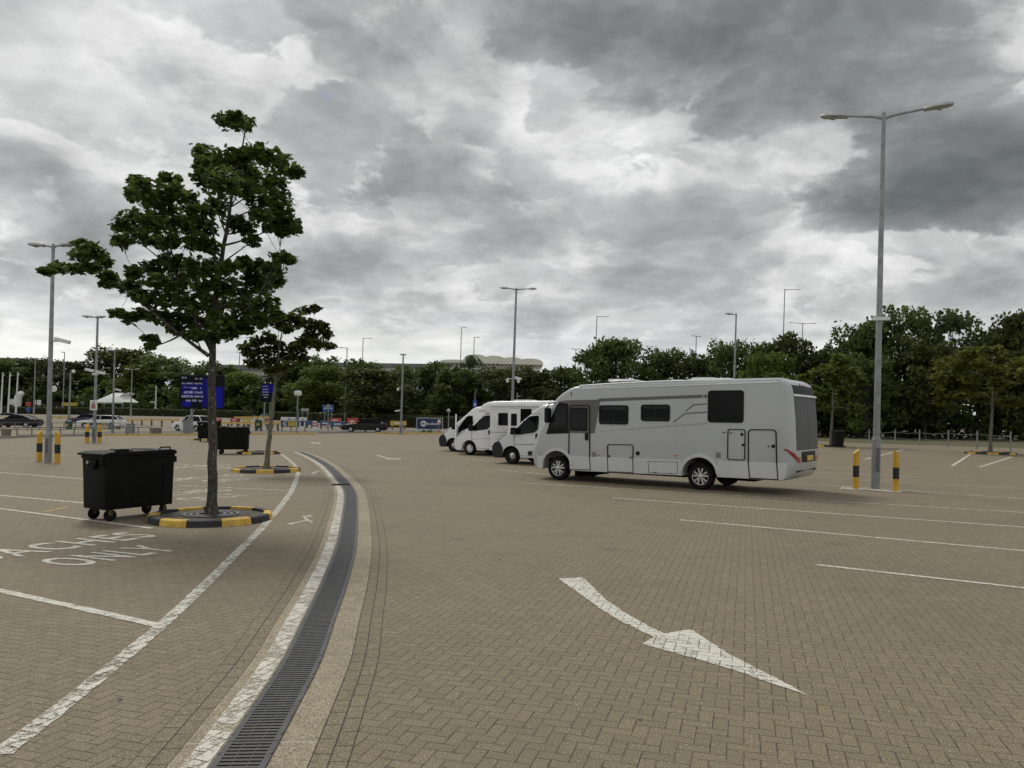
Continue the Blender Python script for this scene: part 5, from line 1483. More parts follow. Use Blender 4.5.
# ------------------------------------------------ wheeled waste containers
def container(loc, rz, label, mat='bin', L=1.29, D=.72, s=1.0):
    t = thing('waste_container', label, 'bin', loc, rz, 'four wheeled waste containers')
    def tub(mb):
        secs = [(.20, .965, .93, .04), (.23, .975, .95, .05), (.62, .985, .965, .05), (1.02, 1.0, 1.0, .05), (1.06, 1.0, 1.0, .05)]
        n = None; vs = []
        for z, a, b, r in secs:
            pl = rr(-L / 2 * a, -D / 2 * b, L / 2 * a, D / 2 * b, r, 4); n = len(pl)
            vs += [(x, y, z) for x, y in pl]
        m = len(secs)
        mb.add(vs, [(i * n + k, i * n + (k + 1) % n, (i + 1) * n + (k + 1) % n, (i + 1) * n + k) for i in range(m - 1) for k in range(n)] + [tuple(range(n))[::-1], tuple((m - 1) * n + k for k in range(n))])
        # ribs and base panel pressed into the long sides
        for sgn in (-1, 1):
            for x in (-L * .31, L * .33):
                mb.prism([(sgn * D * .47, .30), (sgn * D * .488, .30), (sgn * D * .508, 1.0), (sgn * D * .49, 1.0)], x - .02, x + .02, 'x')
            mb.prism([(sgn * D * .45, .26), (sgn * D * .488, .27), (sgn * D * .492, .36), (sgn * D * .46, .37)], -L * .12, L * .12, 'x')
    part(t, 'tub', M[mat], tub, bevel=.006, smooth=35)
    part(t, 'rim', M[mat], lambda mb: mb.frame(rr(-L / 2 - .02, -D / 2 - .015, L / 2 + .005, D / 2 + .015, .06), rr(-L / 2 + .01, -D / 2 + .01, L / 2 - .01, D / 2 - .01, .05), 1.045, 1.10, 'z'), bevel=.01, smooth=40)
    def lid(mb):
        mb.prism([(-L / 2 - .06, 1.10), (-L / 2 - .06, 1.135), (-L / 2 + .06, 1.165), (L / 2 - .06, 1.185), (L / 2 + .01, 1.16), (L / 2 + .01, 1.10)], -D / 2 - .03, D / 2 + .03)
        for x in (-L * .12, L * .18): mb.box(x - .02, x + .02, -D / 2 + .04, D / 2 - .04, 1.165, 1.19)
    ld = part(t, 'lid', M[mat], lid, bevel=.018, smooth=40)
    def grip(x, open_):
        def f(mb):
            if open_:
                mb.tube([(x - .1, -D / 2 + .02, 1.16), (x - .1, -D / 2 + .0, 1.225), (x + .1, -D / 2 + .0, 1.225), (x + .1, -D / 2 + .02, 1.16)], .014, 6)
            else: mb.box(x - .11, x + .11, -D / 2 - .02, -D / 2 + .06, 1.15, 1.215)
        part(ld, 'grip', M[mat], f, bevel=.006 if not open_ else 0)
    grip(-L * .28, False); grip(L * .34, True)
    for sgn in (-1, 1):     # lifting trunnions on the ends
        def tr(mb):
            mb.prism(arc(0, 1.03, .155, 180, 360, 12) , sgn * (L / 2 - .01), sgn * (L / 2 + .055), 'x')
            mb.prism(rr(-D * .46, .95, -D * .34, 1.06, .01, 2), sgn * (L / 2 - .02), sgn * (L / 2 + .05), 'x')
        o_ = part(t, 'lifting_bracket', M[mat], tr, bevel=.012, smooth=40)
        part(o_, 'pin', M['chrome'], lambda mb: mb.lathe([(.0005, sgn * (L / 2 + .10)), (.03, sgn * (L / 2 + .10)), (.034, sgn * (L / 2 + .05))], 12, 'x', (0, .02, .99)), smooth=40)
    for x in (-L * .38, L * .38):
        for y in (-D * .33, D * .33):
            c = MB(); c.lathe([(.04, -.022), (.085, -.024), (.10, -.015), (.10, .015), (.085, .024), (.04, .022), (.0005, .024)], 18, 'y'); c.lathe([(.0005, -.024), (.04, -.022)], 18, 'y')
            w_ = c.build('castor', M['rubber'], t, smooth=40, loc=(x, y, .10)); w_.rotation_euler = (0, 0, rnd.uniform(-.7, .7) - .3)
            part(w_, 'fork', M['zinc'], lambda mb: (mb.prism([(-.03, .0), (.03, .0), (.045, .11), (-.045, .11)], .028, .034), mb.prism([(-.03, .0), (.03, .0), (.045, .11), (-.045, .11)], -.034, -.028), mb.box(-.05, .05, -.035, .035, .10, .115)))
    if s != 1: t.scale = (s, s, s)
    return t
# near bin: long side runs away to the right
e = Vector((math.cos(dgr(59)), math.sin(dgr(59)), 0)); nrm = Vector((math.sin(dgr(59)), -math.cos(dgr(59)), 0))
bc = G(106, 522.5) + e * .60 - nrm * .32
container((bc.x, bc.y, 0), dgr(59), 'nearest big black waste container on castors, beside the big maple', s=.98)
b = G(230, 454.3); container((b.x, b.y + .4, 0), dgr(14), 'black waste container right behind the maple trunk, its lid hanging to the right', s=1.02)
o = None
b = G(209, 441.5); container((b.x, b.y, 0), dgr(80), 'farther black waste container half hidden by the maple trunk', s=1.1)
# lid flap hanging on the second container's end belongs to it
b = G(838, 447.3)
t = thing('wheelie_bin', 'dark wheelie bin beside the young tree beyond the motorhome', 'bin', b, 0)
part(t, 'body', M['bin2'], lambda mb: mb.add([(-.36, -.30, .06), (.36, -.30, .06), (.36, .36, .06), (-.36, .36, .06), (-.46, -.42, 1.05), (.46, -.42, 1.05), (.46, .42, 1.05), (-.46, .42, 1.05)], [(3, 2, 1, 0), (4, 5, 6, 7), (0, 1, 5, 4), (1, 2, 6, 5), (2, 3, 7, 6), (3, 0, 4, 7)]), bevel=.03)
part(t, 'lid', M['bin2'], lambda mb: mb.prism([(-.48, 1.05), (-.48, 1.10), (0, 1.18), (.5, 1.12), (.5, 1.05)], -.48, .48, 'x'), bevel=.02)
for x in (-.4, .4):
    mb = MB(); mb.lathe([(.0005, -.03), (.1, -.03), (.1, .03), (.0005, .03)], 14, 'x'); mb.build('wheel', M['rubber'], t, loc=(x, .36, .10))
t.scale = (.78, .8, 1.05)

# ------------------------------------------------ big display boards
def board(px0, px1, py0, py1, Y, yaw, label, posts, big):
    c = at((px0 + px1) / 2, Y, (py0 + py1) / 2)
    W_ = (px1 - px0) * Y / F / math.cos(yaw); z0, z1 = zat((px0 + px1) / 2, py1, Y), zat((px0 + px1) / 2, py0, Y)
    t = thing('display_board', label, 'display board', c, yaw)
    part(t, 'case', M['led_off'], lambda mb: mb.box(-W_ / 2, W_ / 2, -.12, .18, z0, z1), bevel=.02)
    H_ = z1 - z0
    def X(u): return -W_ / 2 + u * W_
    def Z(v): return z1 - v * H_
    def quad(name, mat, u0, u1, v0, v1, y=-.125):
        part(t, name, M[mat], lambda mb: mb.box(X(u0), X(u1), y - .012, y + .01, Z(v1), Z(v0)))
    if big:
        quad('screen', 'led_blue', .05, .62, .24, .66); quad('screen', 'led_blue', .06, .27, .76, .95); quad('screen', 'led_bright', .14, .26, .80, .92, -.135)
        quad('screen', 'led_blue', .52, .66, .10, .95, -.121); quad('screen', 'led_bright', .73, .98, .36, .97)
        rn = random.Random(4)
        for v, u0, u1, sz in ((.06, .06, .16, .05), (.09, .36, .52, .045), (.10, .74, .82, .045), (.23, .06, .52, .045), (.36, .10, .26, .02), (.36, .28, .50, .06), (.48, .06, .55, .07), (.60, .06, .55, .07), (.73, .16, .52, .06)):
            u = u0; tx = MB()
            while u < u1:
                w_ = rn.uniform(.010, .022)
                if rn.random() < .86: tx.box(X(u), X(min(u + w_, u1)), -.150, -.138, Z(v + sz), Z(v + sz * rn.choice((0, 0, .3))))
                u += w_ + .007
            tx.build('text_row', M['led_text'], t)
    else:
        quad('screen', 'led_blue', .06, .94, .06, .52); quad('screen', 'led_blue', .72, .94, .5, .95)
        rn = random.Random(4)
        for v, u0, u1, sz in ((.14, .1, .45, .05), (.30, .12, .5, .05), (.44, .1, .5, .06), (.58, .1, .5, .06), (.72, .2, .44, .05)):
            u = u0; tx = MB()
            while u < u1:
                w_ = rn.uniform(.03, .06)
                tx.box(X(u), X(min(u + w_, u1)), -.150, -.138, Z(v + sz), Z(v)); u += w_ + .02
            tx.build('text_row', M['led_text'], t)
    for u, zb_, r in posts:
        part(t, 'post', M['galv'], lambda mb: (mb.tube([(X(u), .05, zb_), (X(u), .05, z0)], r, 10),), smooth=40)
    for u in (.32, .66):
        part(t, 'bracket', M['galv'], lambda mb: mb.box(X(u) - .05, X(u) + .05, .0, .1, z0 - .22, z0))
        part(t, 'beacon', M['sign_white'], lambda mb: mb.lathe([(.09, z1), (.09, z1 + .14), (.0005, z1 + .2)], 10, 'z', (X(u - .05), .05, 0)))
    return t
board(179.0, 225.0, 375, 408.8, 66, math.radians(-6), 'big blue lit information board seen behind the maple trunk', [(.27, 0, .12)], True)
board(261.5, 275.6, 385.8, 404.6, 112, math.radians(20), 'small blue lit information board beside the smaller maple', [(.25, 0.2, .1), (.6, .2, .06)], False)
b = G(187.3, 433.3)
t = thing('control_cabinet', 'grey control cabinet at the foot of the blue display board', 'cabinet', (b.x, b.y, 0))
part(t, 'housing', M['galv'], lambda mb: mb.box(-.32, .32, -.2, .2, 0, 1.15), bevel=.02)
part(t, 'top', M['galv_dark'], lambda mb: mb.prism([(-.36, 1.15), (-.36, 1.18), (0, 1.24), (.36, 1.18), (.36, 1.15)], -.24, .24), bevel=.008)

# post carrying a flat canopy light, left of the small board, and globe sign
b = G(296.3, 434.0)
t = thing('globe_sign', 'white rounded globe lamp on a slim grey post, left of the striped posts', 'globe lamp', b)
hz = zat(298, 396, b.y)
part(t, 'post', M['galv'], lambda mb: mb.tube([(0, 0, 0), (.1, 0, hz)], [.09, .06], 10), smooth=40)
part(t, 'globe', M['sign_white'], lambda mb: mb.lathe([(.0005, hz - .02), (.2, hz), (.34, hz + .1), (.36, hz + .28), (.30, hz + .46), (.0005, hz + .5)], 20, 'z', (.1, 0, 0)), smooth=60)
part(t, 'box', M['galv_dark'], lambda mb: mb.box(.0, .22, -.1, .1, hz - 2.2, hz - 1.2), bevel=.01)
# round sign on post and blue road sign
b = G(328, 431.5)
t = thing('round_sign', 'grey backed round sign on a post in front of the blue road sign', 'sign', b)
hz = zat(329, 406.5, b.y)
part(t, 'post', M['galv'], lambda mb: mb.tube([(0, 0, 0), (0, 0, hz + .2)], .055, 8))
part(t, 'disc', M['galv'], lambda mb: mb.lathe([(.0005, -.03), (.26, -.03), (.26, -.01), (.0005, -.01)], 20, 'y', (0, -.05, hz)))
def road_sign(px0, px1, py0, py1, Y, label, mat='bluesign', bottom=0):
    c = at((px0 + px1) / 2, Y, py1); W_ = (px1 - px0) * Y / F; z0, z1 = zat((px0 + px1) / 2, py1, Y) - c.z, zat((px0 + px1) / 2, py0, Y) - c.z
    t = thing('road_sign', label, 'sign', c)
    part(t, 'panel', M[mat], lambda mb: mb.box(-W_ / 2, W_ / 2, -.03, .03, z0, z1), bevel=.02)
    part(t, 'lettering', M['sign_white'], lambda mb: [mb.box(-W_ * .38 + k * W_ * .1, -W_ * .38 + k * W_ * .1 + W_ * .06, -.045, -.028, z0 + (z1 - z0) * .42, z0 + (z1 - z0) * .6) for k in range(8)])
    for x in (-W_ * .3, W_ * .3): part(t, 'post', M['galv'], lambda mb: mb.tube([(x, .06, -.2), (x, .06, z1)], .06, 8))
    return t
road_sign(322.5, 333.6, 405.2, 411.5, 105, 'blue road sign with a line of white lettering behind the round sign')
road_sign(301, 309, 408.5, 411.4, 112, 'small grey sign back over the hedge right of the globe lamp', 'galv')
t = thing('blue_post_sign', 'small tall blue sign on a crooked post above the white van', 'sign', at(475, 62, 400))
zb, zc = zat(475, 400, 62), zat(475, 407.5, 62)
part(t, 'post', M['galv_dark'], lambda mb: mb.tube([(0, 0, 0), (0, 0, zb + .5), (.15, 0, zb + .8)], .05, 8))
part(t, 'panel', M['bluesign'], lambda mb: mb.box(-.15, .15, -.09, -.06, zc, zb))
part(t, 'arrow', M['sign_white'], lambda mb: mb.prism([(-.05, zc + .12), (.05, zc + .12), (.05, zc + .26), (.09, zc + .26), (0, zc + .38), (-.09, zc + .26), (-.05, zc + .26)], -.1, -.088))
t = thing('small_lamp', 'short pale post with a round head right of the navy banner', 'post', at(448.5, 88, 425))
hz = zat(448.5, 411, 88)
part(t, 'post', M['galv'], lambda mb: mb.tube([(0, 0, 0), (0, 0, hz + .3)], .06, 8))
part(t, 'head', M['lum_grey'], lambda mb: mb.lathe([(.0005, hz - .15), (.2, hz - .1), (.22, hz + .1), (.0005, hz + .3)], 12))

# low board with white header
b = G(293.5, 431.2); Yb = b.y
t = thing('notice_board', 'low dark board with white header, chevrons and a yellow panel, left of the striped posts', 'board', (b.x, b.y, 0))
W_ = 25 * Yb / F; z0, z1, z2 = zat(293, 427, Yb), zat(293, 420.6, Yb), zat(293, 417.2, Yb)
part(t, 'panel', M['navy'], lambda mb: mb.box(-W_ / 2, W_ / 2, -.05, .05, z0, z1))
part(t, 'header', M['sign_white'], lambda mb: mb.box(-W_ / 2 - .03, W_ / 2 + .05, -.07, .07, z1, z2), bevel=.01)
part(t, 'yellow_panel', M['amber'], lambda mb: mb.box(-W_ * .22, W_ * .18, -.07, -.045, z0 + .08, z1 - .06))
part(t, 'white_panel', M['sign_white'], lambda mb: mb.frame([(W_ * .24, z0 - .05), (W_ * .47, z0 - .05), (W_ * .47, z1 - .1), (W_ * .24, z1 - .1)], [(W_ * .29, z0 + .1), (W_ * .42, z0 + .1), (W_ * .42, z1 - .1), (W_ * .29, z1 - .1)], -.07, -.045))
def chev(mb):
    zm = (z0 + z1) / 2
    for k in (0, 1):
        x = -W_ * .44 + k * W_ * .08
        mb.prism([(x, zm), (x + .2, zm + .28), (x + .3, zm + .28), (x + .1, zm), (x + .3, zm - .28), (x + .2, zm - .28)], -.07, -.05)
part(t, 'chevrons', M['sign_white'], chev)
part(t, 'header_letters', M['black'], lambda mb: [mb.box(-W_ * .22 + k * .22, -W_ * .22 + k * .22 + .14, -.085, -.068, z1 + .1, z1 + .22) for k in (0, 1, 3, 4, 7)])
for x in (-W_ * .46, -W_ * .1, W_ * .46): part(t, 'leg', M['galv_dark'], lambda mb: mb.box(x - .05, x + .05, -.04, .04, 0, z0))

# navy banner with roundel and words
b = G(429.6, 431.2); Yb = b.y
t = thing('banner', 'navy banner with a white roundel and white words, behind the walking person', 'banner', (b.x, b.y, 0))
W_ = 25.5 * Yb / F; z0, z1 = .25, zat(429, 418.3, Yb)
part(t, 'panel', M['navy'], lambda mb: mb.box(-W_ / 2, W_ / 2, -.03, .03, z0, z1))
part(t, 'frame', M['sign_white'], lambda mb: mb.frame([(-W_ / 2 - .05, z0 - .06), (W_ / 2 + .05, z0 - .06), (W_ / 2 + .05, z1 + .06), (-W_ / 2 - .05, z1 + .06)], [(-W_ / 2, z0), (W_ / 2, z0), (W_ / 2, z1), (-W_ / 2, z1)], -.05, .05))
zm = (z0 + z1) / 2
part(t, 'roundel', M['sign_white'], lambda mb: mb.lathe([(.0005, -.05), (.36, -.05), (.36, -.03)], 28, 'y', (-W_ * .24, 0, zm)))
part(t, 'roundel_mark', M['navy'], lambda mb: (mb.prism([(-W_ * .24 - .18, zm - .1), (-W_ * .24 + .18, zm - .1), (-W_ * .24 + .12, zm + .03), (-W_ * .24 - .05, zm + .12), (-W_ * .24 - .18, zm + .02)], -.062, -.052),))
me = text_mesh('le shuttle', .40, .012, .01)
for v in me.vertices: v.co = Vector((v.co.x, -v.co.z, v.co.y))
x1 = max(v.co.x for v in me.vertices)
for v in me.vertices: v.co = Vector((-W_ * .10 + v.co.x / x1 * W_ * .5, v.co.y - .045, v.co.z + zm - .13))
me.materials.clear(); me.materials.append(M['sign_white']); link('lettering', me, t)
for x in (-W_ / 2, W_ / 2): part(t, 'foot', M['sign_white'], lambda mb: mb.prism([(x - .2, 0), (x + .2, 0), (x + .04, z0), (x - .04, z0)], -.2, .2))
# low dark plants in front of the banner
rs = np.random.RandomState(3)
for px, lb in ((423.5, 'low dark shrub in front of the banner, left one'), (430.5, 'low dark shrub in front of the banner, nearer the person')):
    p = G(px, 433.4); t = thing('low_shrub', lb, 'shrub', p)
    leaf_cloud('foliage', blob_points(rs, (0, 0, .2), (.36, .3, .22), 90, .2), rs.uniform(.08, .16, 90), OVAL, .9, M['leaf2'], t, rs)
    part(t, 'stem', M['bark'], lambda mb: [mb.tube([(0, 0, -.02), (dx, dy, .3)], .012, 5) for dx, dy in ((.1, 0), (-.12, .05), (.02, -.1))])

# yellow board, coloured barriers, crates
def slab(name, px0, px1, py0, py1, Y, mat, label, cat, mark=None, legs=True):
    c = at((px0 + px1) / 2, Y, py1); W_ = (px1 - px0) * Y / F
    z0, z1 = max(.02, zat((px0 + px1) / 2, py1, Y) - c.z), zat((px0 + px1) / 2, py0, Y) - c.z
    t = thing(name, label, cat, c)
    part(t, 'panel', M[mat], lambda mb: mb.prism([(-.10, z0), (.10, z0), (.05, z1), (-.05, z1)], -W_ / 2, W_ / 2, 'x'), bevel=.02)
    if mark: part(t, 'mark', M[mark], lambda mb: mb.box(-W_ * .25, W_ * .2, -.112, -.085, z0 + (z1 - z0) * .35, z0 + (z1 - z0) * .6))
    for s_ in (-1, 1): part(t, 'foot', M['galv_dark'], lambda mb: mb.box(s_ * W_ * .36 - .06, s_ * W_ * .36 + .06, -.25, .25, -.02, z0 + .03))
    return t
slab('yellow_board', 390.2, 406.5, 421, 425.6, 100, 'amber', 'plain yellow board against the hedge right of the dark saloon', 'board', 'sign_white')
slab('water_barrier', 347, 358, 418.2, 424.2, 104, 'barrier_red', 'red plastic barrier directly above the bonnet of the dark saloon', 'barrier', 'sign_white')
slab('water_barrier', 329.5, 341.5, 418.2, 422.0, 104, 'barrier_red', 'red plastic barrier behind the round sign', 'barrier', 'sign_white')
slab('water_barrier', 306, 313, 420.8, 425.0, 100, 'barrier_blue', 'short blue plastic barrier right of the low white topped board', 'barrier')
slab('water_barrier', 320, 329, 420.8, 425.5, 97, 'barrier_blue', 'blue plastic barrier behind the striped posts', 'barrier', 'sign_white')
slab('water_barrier', 330, 346, 421.5, 426.5, 95, 'barrier_blue', 'long blue plastic barrier left of the dark saloon', 'barrier', 'sign_white')
slab('water_barrier', 215, 221.5, 418.0, 421.5, 100, 'barrier_red', 'red barrier just right of the maple trunk', 'barrier', 'sign_white')
slab('water_barrier', 230.5, 238.5, 418.0, 421.6, 102, 'barrier_red', 'dull red barrier between the maple trunk and the yellow one', 'barrier', 'sign_white')
slab('water_barrier', 243, 250.4, 418.6, 422.5, 100, 'amber', 'yellow barrier left of the smaller maple', 'barrier', 'sign_white')
slab('water_barrier', 266.5, 273.5, 419.6, 422.8, 98, 'barrier_red', 'red barrier touching the smaller maple trunk', 'barrier', 'sign_white')
slab('crate_stack', 255, 262, 419.8, 428.4, 82, 'green_bin', 'dark green and black low unit under the yellow rail left of the smaller maple', 'low unit', 'amber')
# striped marker posts
for px, py, h, lb in ((314.8, 430.2, 1.05, 'broad red and white striped post left of a slimmer one'), (317.9, 430.4, .85, 'slim red and white striped post in the middle'), (326.5, 431.0, .9, 'slim red and white post below the round sign'),
                      (350.8, 431.8, .95, 'red and white post in front of the bonnet of the dark saloon'), (365.4, 431.8, .95, 'red and white post in front of the doors of the dark saloon'), (381.8, 430.2, .95, 'red and white post at the tail of the dark saloon'), (402.3, 430.2, .85, 'red and white post behind the slim lamp post'), (417.6, 431.0, .8, 'red and white post at the left end of the banner')):
    b = G(px, py); t = thing('marker_post', lb, 'marker post', b, 0, 'red and white marker posts')
    r = .11 if h < 1 else .26
    part(t, 'post', M['sign_white'], lambda mb: mb.lathe([(.0005, 0), (r * 1.3, 0), (r * 1.3, .06), (r, .08), (r * .9, h), (.0005, h + .02)], 14), smooth=40)
    for q in (.45, .75): part(t, 'red_band', M['barrier_red'], lambda mb: mb.lathe([(r, h * q), (r * 1.03, h * q), (r * 1.0, h * q + .14), (r * .9, h * q + .14)], 14))
# long yellow rails on short dark legs
def rail(p0, Y0, p1, Y1, py, label, n):
    a = at(p0, Y0, py); b = at(p1, Y1, py); d = b - a; L = d.length
    z0 = zat(p0, py, Y0) - a.z; z1 = zat(p1, py + 0, Y1) - b.z
    t = thing('barrier_rail', label, 'rail', a, math.atan2(d.y, d.x))
    dz = d.z
    part(t, 'rail', M['rail_yellow'], lambda mb: mb.add([(x, y, z) for x, zb in ((0, z0), (L, z1 + dz)) for y, z in ((-.15, zb - .22), (.15, zb - .22), (.15, zb), (-.15, zb))],
         [(0, 1, 2, 3), (4, 5, 6, 7), (0, 1, 5, 4), (1, 2, 6, 5), (2, 3, 7, 6), (3, 0, 4, 7)]))
    for k in range(n):
        u = (k + .5) / n; zt = z0 + (z1 + dz - z0) * u - .22
        part(t, 'leg', M['galv_dark'], lambda mb: mb.box(L * u - .09, L * u + .09, -.08, .08, dz * u - .1, zt))
    return t
rail(119, 104, 178, 92, 418.8, 'yellow rail on short legs left of the white estate car', 6)
rail(214, 88, 283, 84, 422.2, 'yellow rail on short legs between the maple and the low dark board', 7)
rail(235, 106, 271, 104, 416.6, 'shorter yellow rail farther back, left of the smaller maple', 4)
rail(48, 118, 72, 116, 416.2, 'short yellow rail behind the left lamp post', 3)

# low grey guard railing at the left
def railing(p0, p1, label, n, h=.62):
    a, b = G(*p0), G(*p1); d = b - a; L = d.length
    t = thing('guard_railing', label, 'railing', a, math.atan2(d.y, d.x))
    part(t, 'rail', M['galv_dark'], lambda mb: (mb.tube([(0, 0, h), (L, 0, h)], .035, 6), mb.tube([(0, 0, h * .12), (L, 0, h * .12)], .03, 6)))
    for k in range(n + 1): part(t, 'upright', M['galv_dark'], lambda mb: mb.box(L * k / n - .03, L * k / n + .03, -.03, .03, -.05, h))
    return t
railing((17, 436.2), (150, 435.2), 'low grey railing at left with planters at both ends', 10)
railing((-25, 430.4), (120, 430.0), 'farther grey railing in front of the parked cars at left', 12, .7)
for px0, px1, py0, py1, lb in ((1.5, 10.8, 428.8, 436.0, 'round stone planter at the left edge by the railing'), (151, 161.6, 427.8, 434.0, 'round stone planter at the right end of the railing')):
    b = G((px0 + px1) / 2, py1); k = b.y / F; r = (px1 - px0) / 2 * k; h = (py1 - py0) * k
    t = thing('planter', lb, 'planter', b)
    part(t, 'tub', M['stone'], lambda mb: mb.lathe([(.0005, 0), (r * .86, 0), (r * .97, h * .7), (r, h * .78), (r, h), (r * .88, h), (r * .86, h * .85)], 24), smooth=40)
    part(t, 'soil', M['soil'], lambda mb: mb.lathe([(.0005, h * .9), (r * .87, h * .87)], 24))
b = G(130.5, 434.2)
t = thing('roadside_cabinet', 'plain grey cabinet standing at the low railing left of the planter', 'cabinet', b)
part(t, 'housing', M['galv'], lambda mb: mb.box(-.27, .27, -.18, .18, .05, .82), bevel=.015)
part(t, 'plinth', M['concrete'], lambda mb: mb.box(-.31, .31, -.21, .21, -.02, .05))
part(t, 'roof', M['galv_dark'], lambda mb: mb.box(-.29, .29, -.21, .21, .82, .86), bevel=.01)
b = G(69, 429.0)
t = thing('litter_bin', 'green litter bin in front of the dark blue hatchback', 'bin', b)
part(t, 'body', M['green_bin'], lambda mb: mb.lathe([(.0005, 0), (.28, 0), (.33, .55), (.33, .62)], 14), smooth=40)
part(t, 'hood', M['green_bin'], lambda mb: (mb.lathe([(.36, .62), (.37, .70), (.34, .82), (.0005, .9)], 14), mb.box(-.2, .2, -.35, -.30, .68, .78)), smooth=40)
part(t, 'label', M['amber'], lambda mb: mb.box(-.12, .12, -.345, -.33, .30, .5))
b = at(29.5, 100, 420)
t = thing('litter_bin', 'black litter bin behind the bonnet of the black saloon at left', 'bin', b)
part(t, 'body', M['bin2'], lambda mb: mb.add([(-.3, -.3, 0), (.3, -.3, 0), (.3, .3, 0), (-.3, .3, 0), (-.4, -.4, .8), (.4, -.4, .8), (.4, .4, .8), (-.4, .4, .8)], [(3, 2, 1, 0), (4, 5, 6, 7), (0, 1, 5, 4), (1, 2, 6, 5), (2, 3, 7, 6), (3, 0, 4, 7)]), bevel=.03)
part(t, 'lid', M['bin2'], lambda mb: mb.box(-.44, .44, -.44, .44, .8, .92), bevel=.03)

# flagpoles
for px, top, lb in ((1.8, 372.5, 'white flagpole nearest the left edge of the photo'), (9.0, 372.5, 'middle one of three white flagpoles at left'), (16.8, 372.0, 'third white flagpole from the left edge')):
    b = at(px - 1, 130, 410); h = zat(px, top, 130) - b.z
    t = thing('flagpole', lb, 'flagpole', b, 0, 'white flagpoles at left'); t.rotation_euler = (0, math.radians(2.2), 0)
    part(t, 'pole', M['sign_white'], lambda mb: mb.tube([(0, 0, 0), (0, 0, h)], [.16, .09], 10), smooth=40)
    part(t, 'finial', M['sign_white'], lambda mb: mb.box(.05, .35, -.04, .04, h - .5, h - .4))
# signs and stalls beyond the left hedge
def far_sign(px0, px1, py0, py1, Y, mat, label, name='sign_panel', pole=True):
    c = at((px0 + px1) / 2, Y, py1); W_ = (px1 - px0) * Y / F; z0, z1 = zat(px0, py1, Y) - c.z, zat(px0, py0, Y) - c.z
    t = thing(name, label, 'sign', c)
    part(t, 'panel', M[mat], lambda mb: mb.box(-W_ / 2, W_ / 2, -.08, .08, z0, z1), bevel=.04)
    part(t, 'post', M['galv'], lambda mb: mb.tube([(0, .12, -.1), (0, .12, z1 - .05)], .08, 8))
    return t
far_sign(9.2, 14.6, 399.2, 404.6, 150, 'sign_white', 'white panel between the second and third flagpoles')
far_sign(16.6, 20.4, 402, 405.4, 150, 'barrier_red', 'red panel below the pale shape at the third flagpole')
far_sign(25.8, 31, 402, 406, 125, 'barrier_red', 'orange red banner above the black litter bin')
far_sign(26, 30.5, 408, 411.5, 125, 'bluesign', 'small blue sign directly under the orange red banner')
far_sign(33.4, 35.8, 400, 404.6, 150, 'sign_white', 'narrow white panel just right of the orange red banner')
far_sign(37, 41, 400.2, 405.2, 150, 'sign_white', 'white panel left of the nearest left lamp post')
far_sign(61.6, 78.4, 402.6, 405.8, 150, 'amber', 'long yellowish board beyond the hedge left of the square sign')
far_sign(80, 84.6, 401.4, 405.8, 150, 'galv_dark', 'dark framed panel left of the square sign')
far_sign(53.4, 60, 402.2, 405.8, 150, 'plastic', 'black panel right of the nearest left lamp post')
b = at(20, 150, 405); z0, z1 = zat(20, 402, 150) - b.z, zat(20, 391, 150) - b.z
t = thing('inflatable_figure', 'pale curved white inflatable shape right of the third flagpole', 'inflatable', b)
part(t, 'body', M['canvas'], lambda mb: mb.tube([(-.6, 0, -.1), (-.5, 0, z0 * .6), (-.5, 0, z0), (-.3, 0, (z0 + z1) / 2), (.2, 0, z1 - .5), (.7, 0, z1 - .4)], [.5, .6, .75, .65, .55, .25], 12), smooth=60)
b = at(53, 60, 389)   # round white mirror on the left lamp post
t = thing('round_mirror', 'small round white disc on the shaft of the nearest left lamp post', 'disc', (bL.x + .17, bL.y + .02, 0))
zz_ = zat(53, 389, bL.y)
part(t, 'disc', M['sign_white'], lambda mb: mb.lathe([(.0005, -.04), (.10, -.035), (.11, -.01), (.0005, .0)], 18, 'y', (0, 0, zz_)))
part(t, 'bracket', M['galv'], lambda mb: mb.tube([(-.1, .0, zz_), (0, .01, zz_)], .02, 6))
# marquee
b = at(114.5, 142, 408); k = 142 / F
z0, z1 = zat(114, 402, 142) - b.z, zat(114, 392.8, 142) - b.z
t = thing('marquee', 'white open sided marquee with peaked roof beyond the hedge at left', 'marquee', b)
hw_ = 15.5 * k
def roof_(mb):
    vs = [(-hw_, -2, z0), (hw_ * .9, -2, z0), (hw_ * .9, 4, z0), (-hw_, 4, z0), (-.2, 0, z1), (1.6, 0, z1), (1.6, 2, z1), (-.2, 2, z1), (-hw_ * .45, -1.1, z0 + (z1 - z0) * .52), (hw_ * .5, -1.1, z0 + (z1 - z0) * .58), (hw_ * .5, 3.1, z0 + (z1 - z0) * .58), (-hw_ * .45, 3.1, z0 + (z1 - z0) * .52)]
    mb.add(vs, [(0, 1, 9, 8), (8, 9, 5, 4), (1, 2, 10, 9), (9, 10, 6, 5), (2, 3, 11, 10), (10, 11, 7, 6), (3, 0, 8, 11), (11, 8, 4, 7), (4, 5, 6, 7), (0, 1, 2, 3)])
part(t, 'roof', M['canvas'], roof_)
part(t, 'valance', M['canvas'], lambda mb: mb.box(-hw_, hw_ * .9, -2.02, -1.97, z0 - .25, z0))
for x in (-hw_ * .95, -hw_ * .3, hw_ * .3, hw_ * .86): part(t, 'pole', M['galv'], lambda mb: mb.tube([(x, -1.95, 0), (x, -1.95, z0)], .08, 6))
b = at(155.5, 140, 400)
t = thing('white_pole', 'plain white pole standing in the hedge between the marquee and the display board', 'pole', b)
hz = zat(156, 385.5, 140) - b.z
part(t, 'shaft', M['sign_white'], lambda mb: mb.tube([(0, 0, -.1), (.1, 0, hz)], [.13, .1], 8))
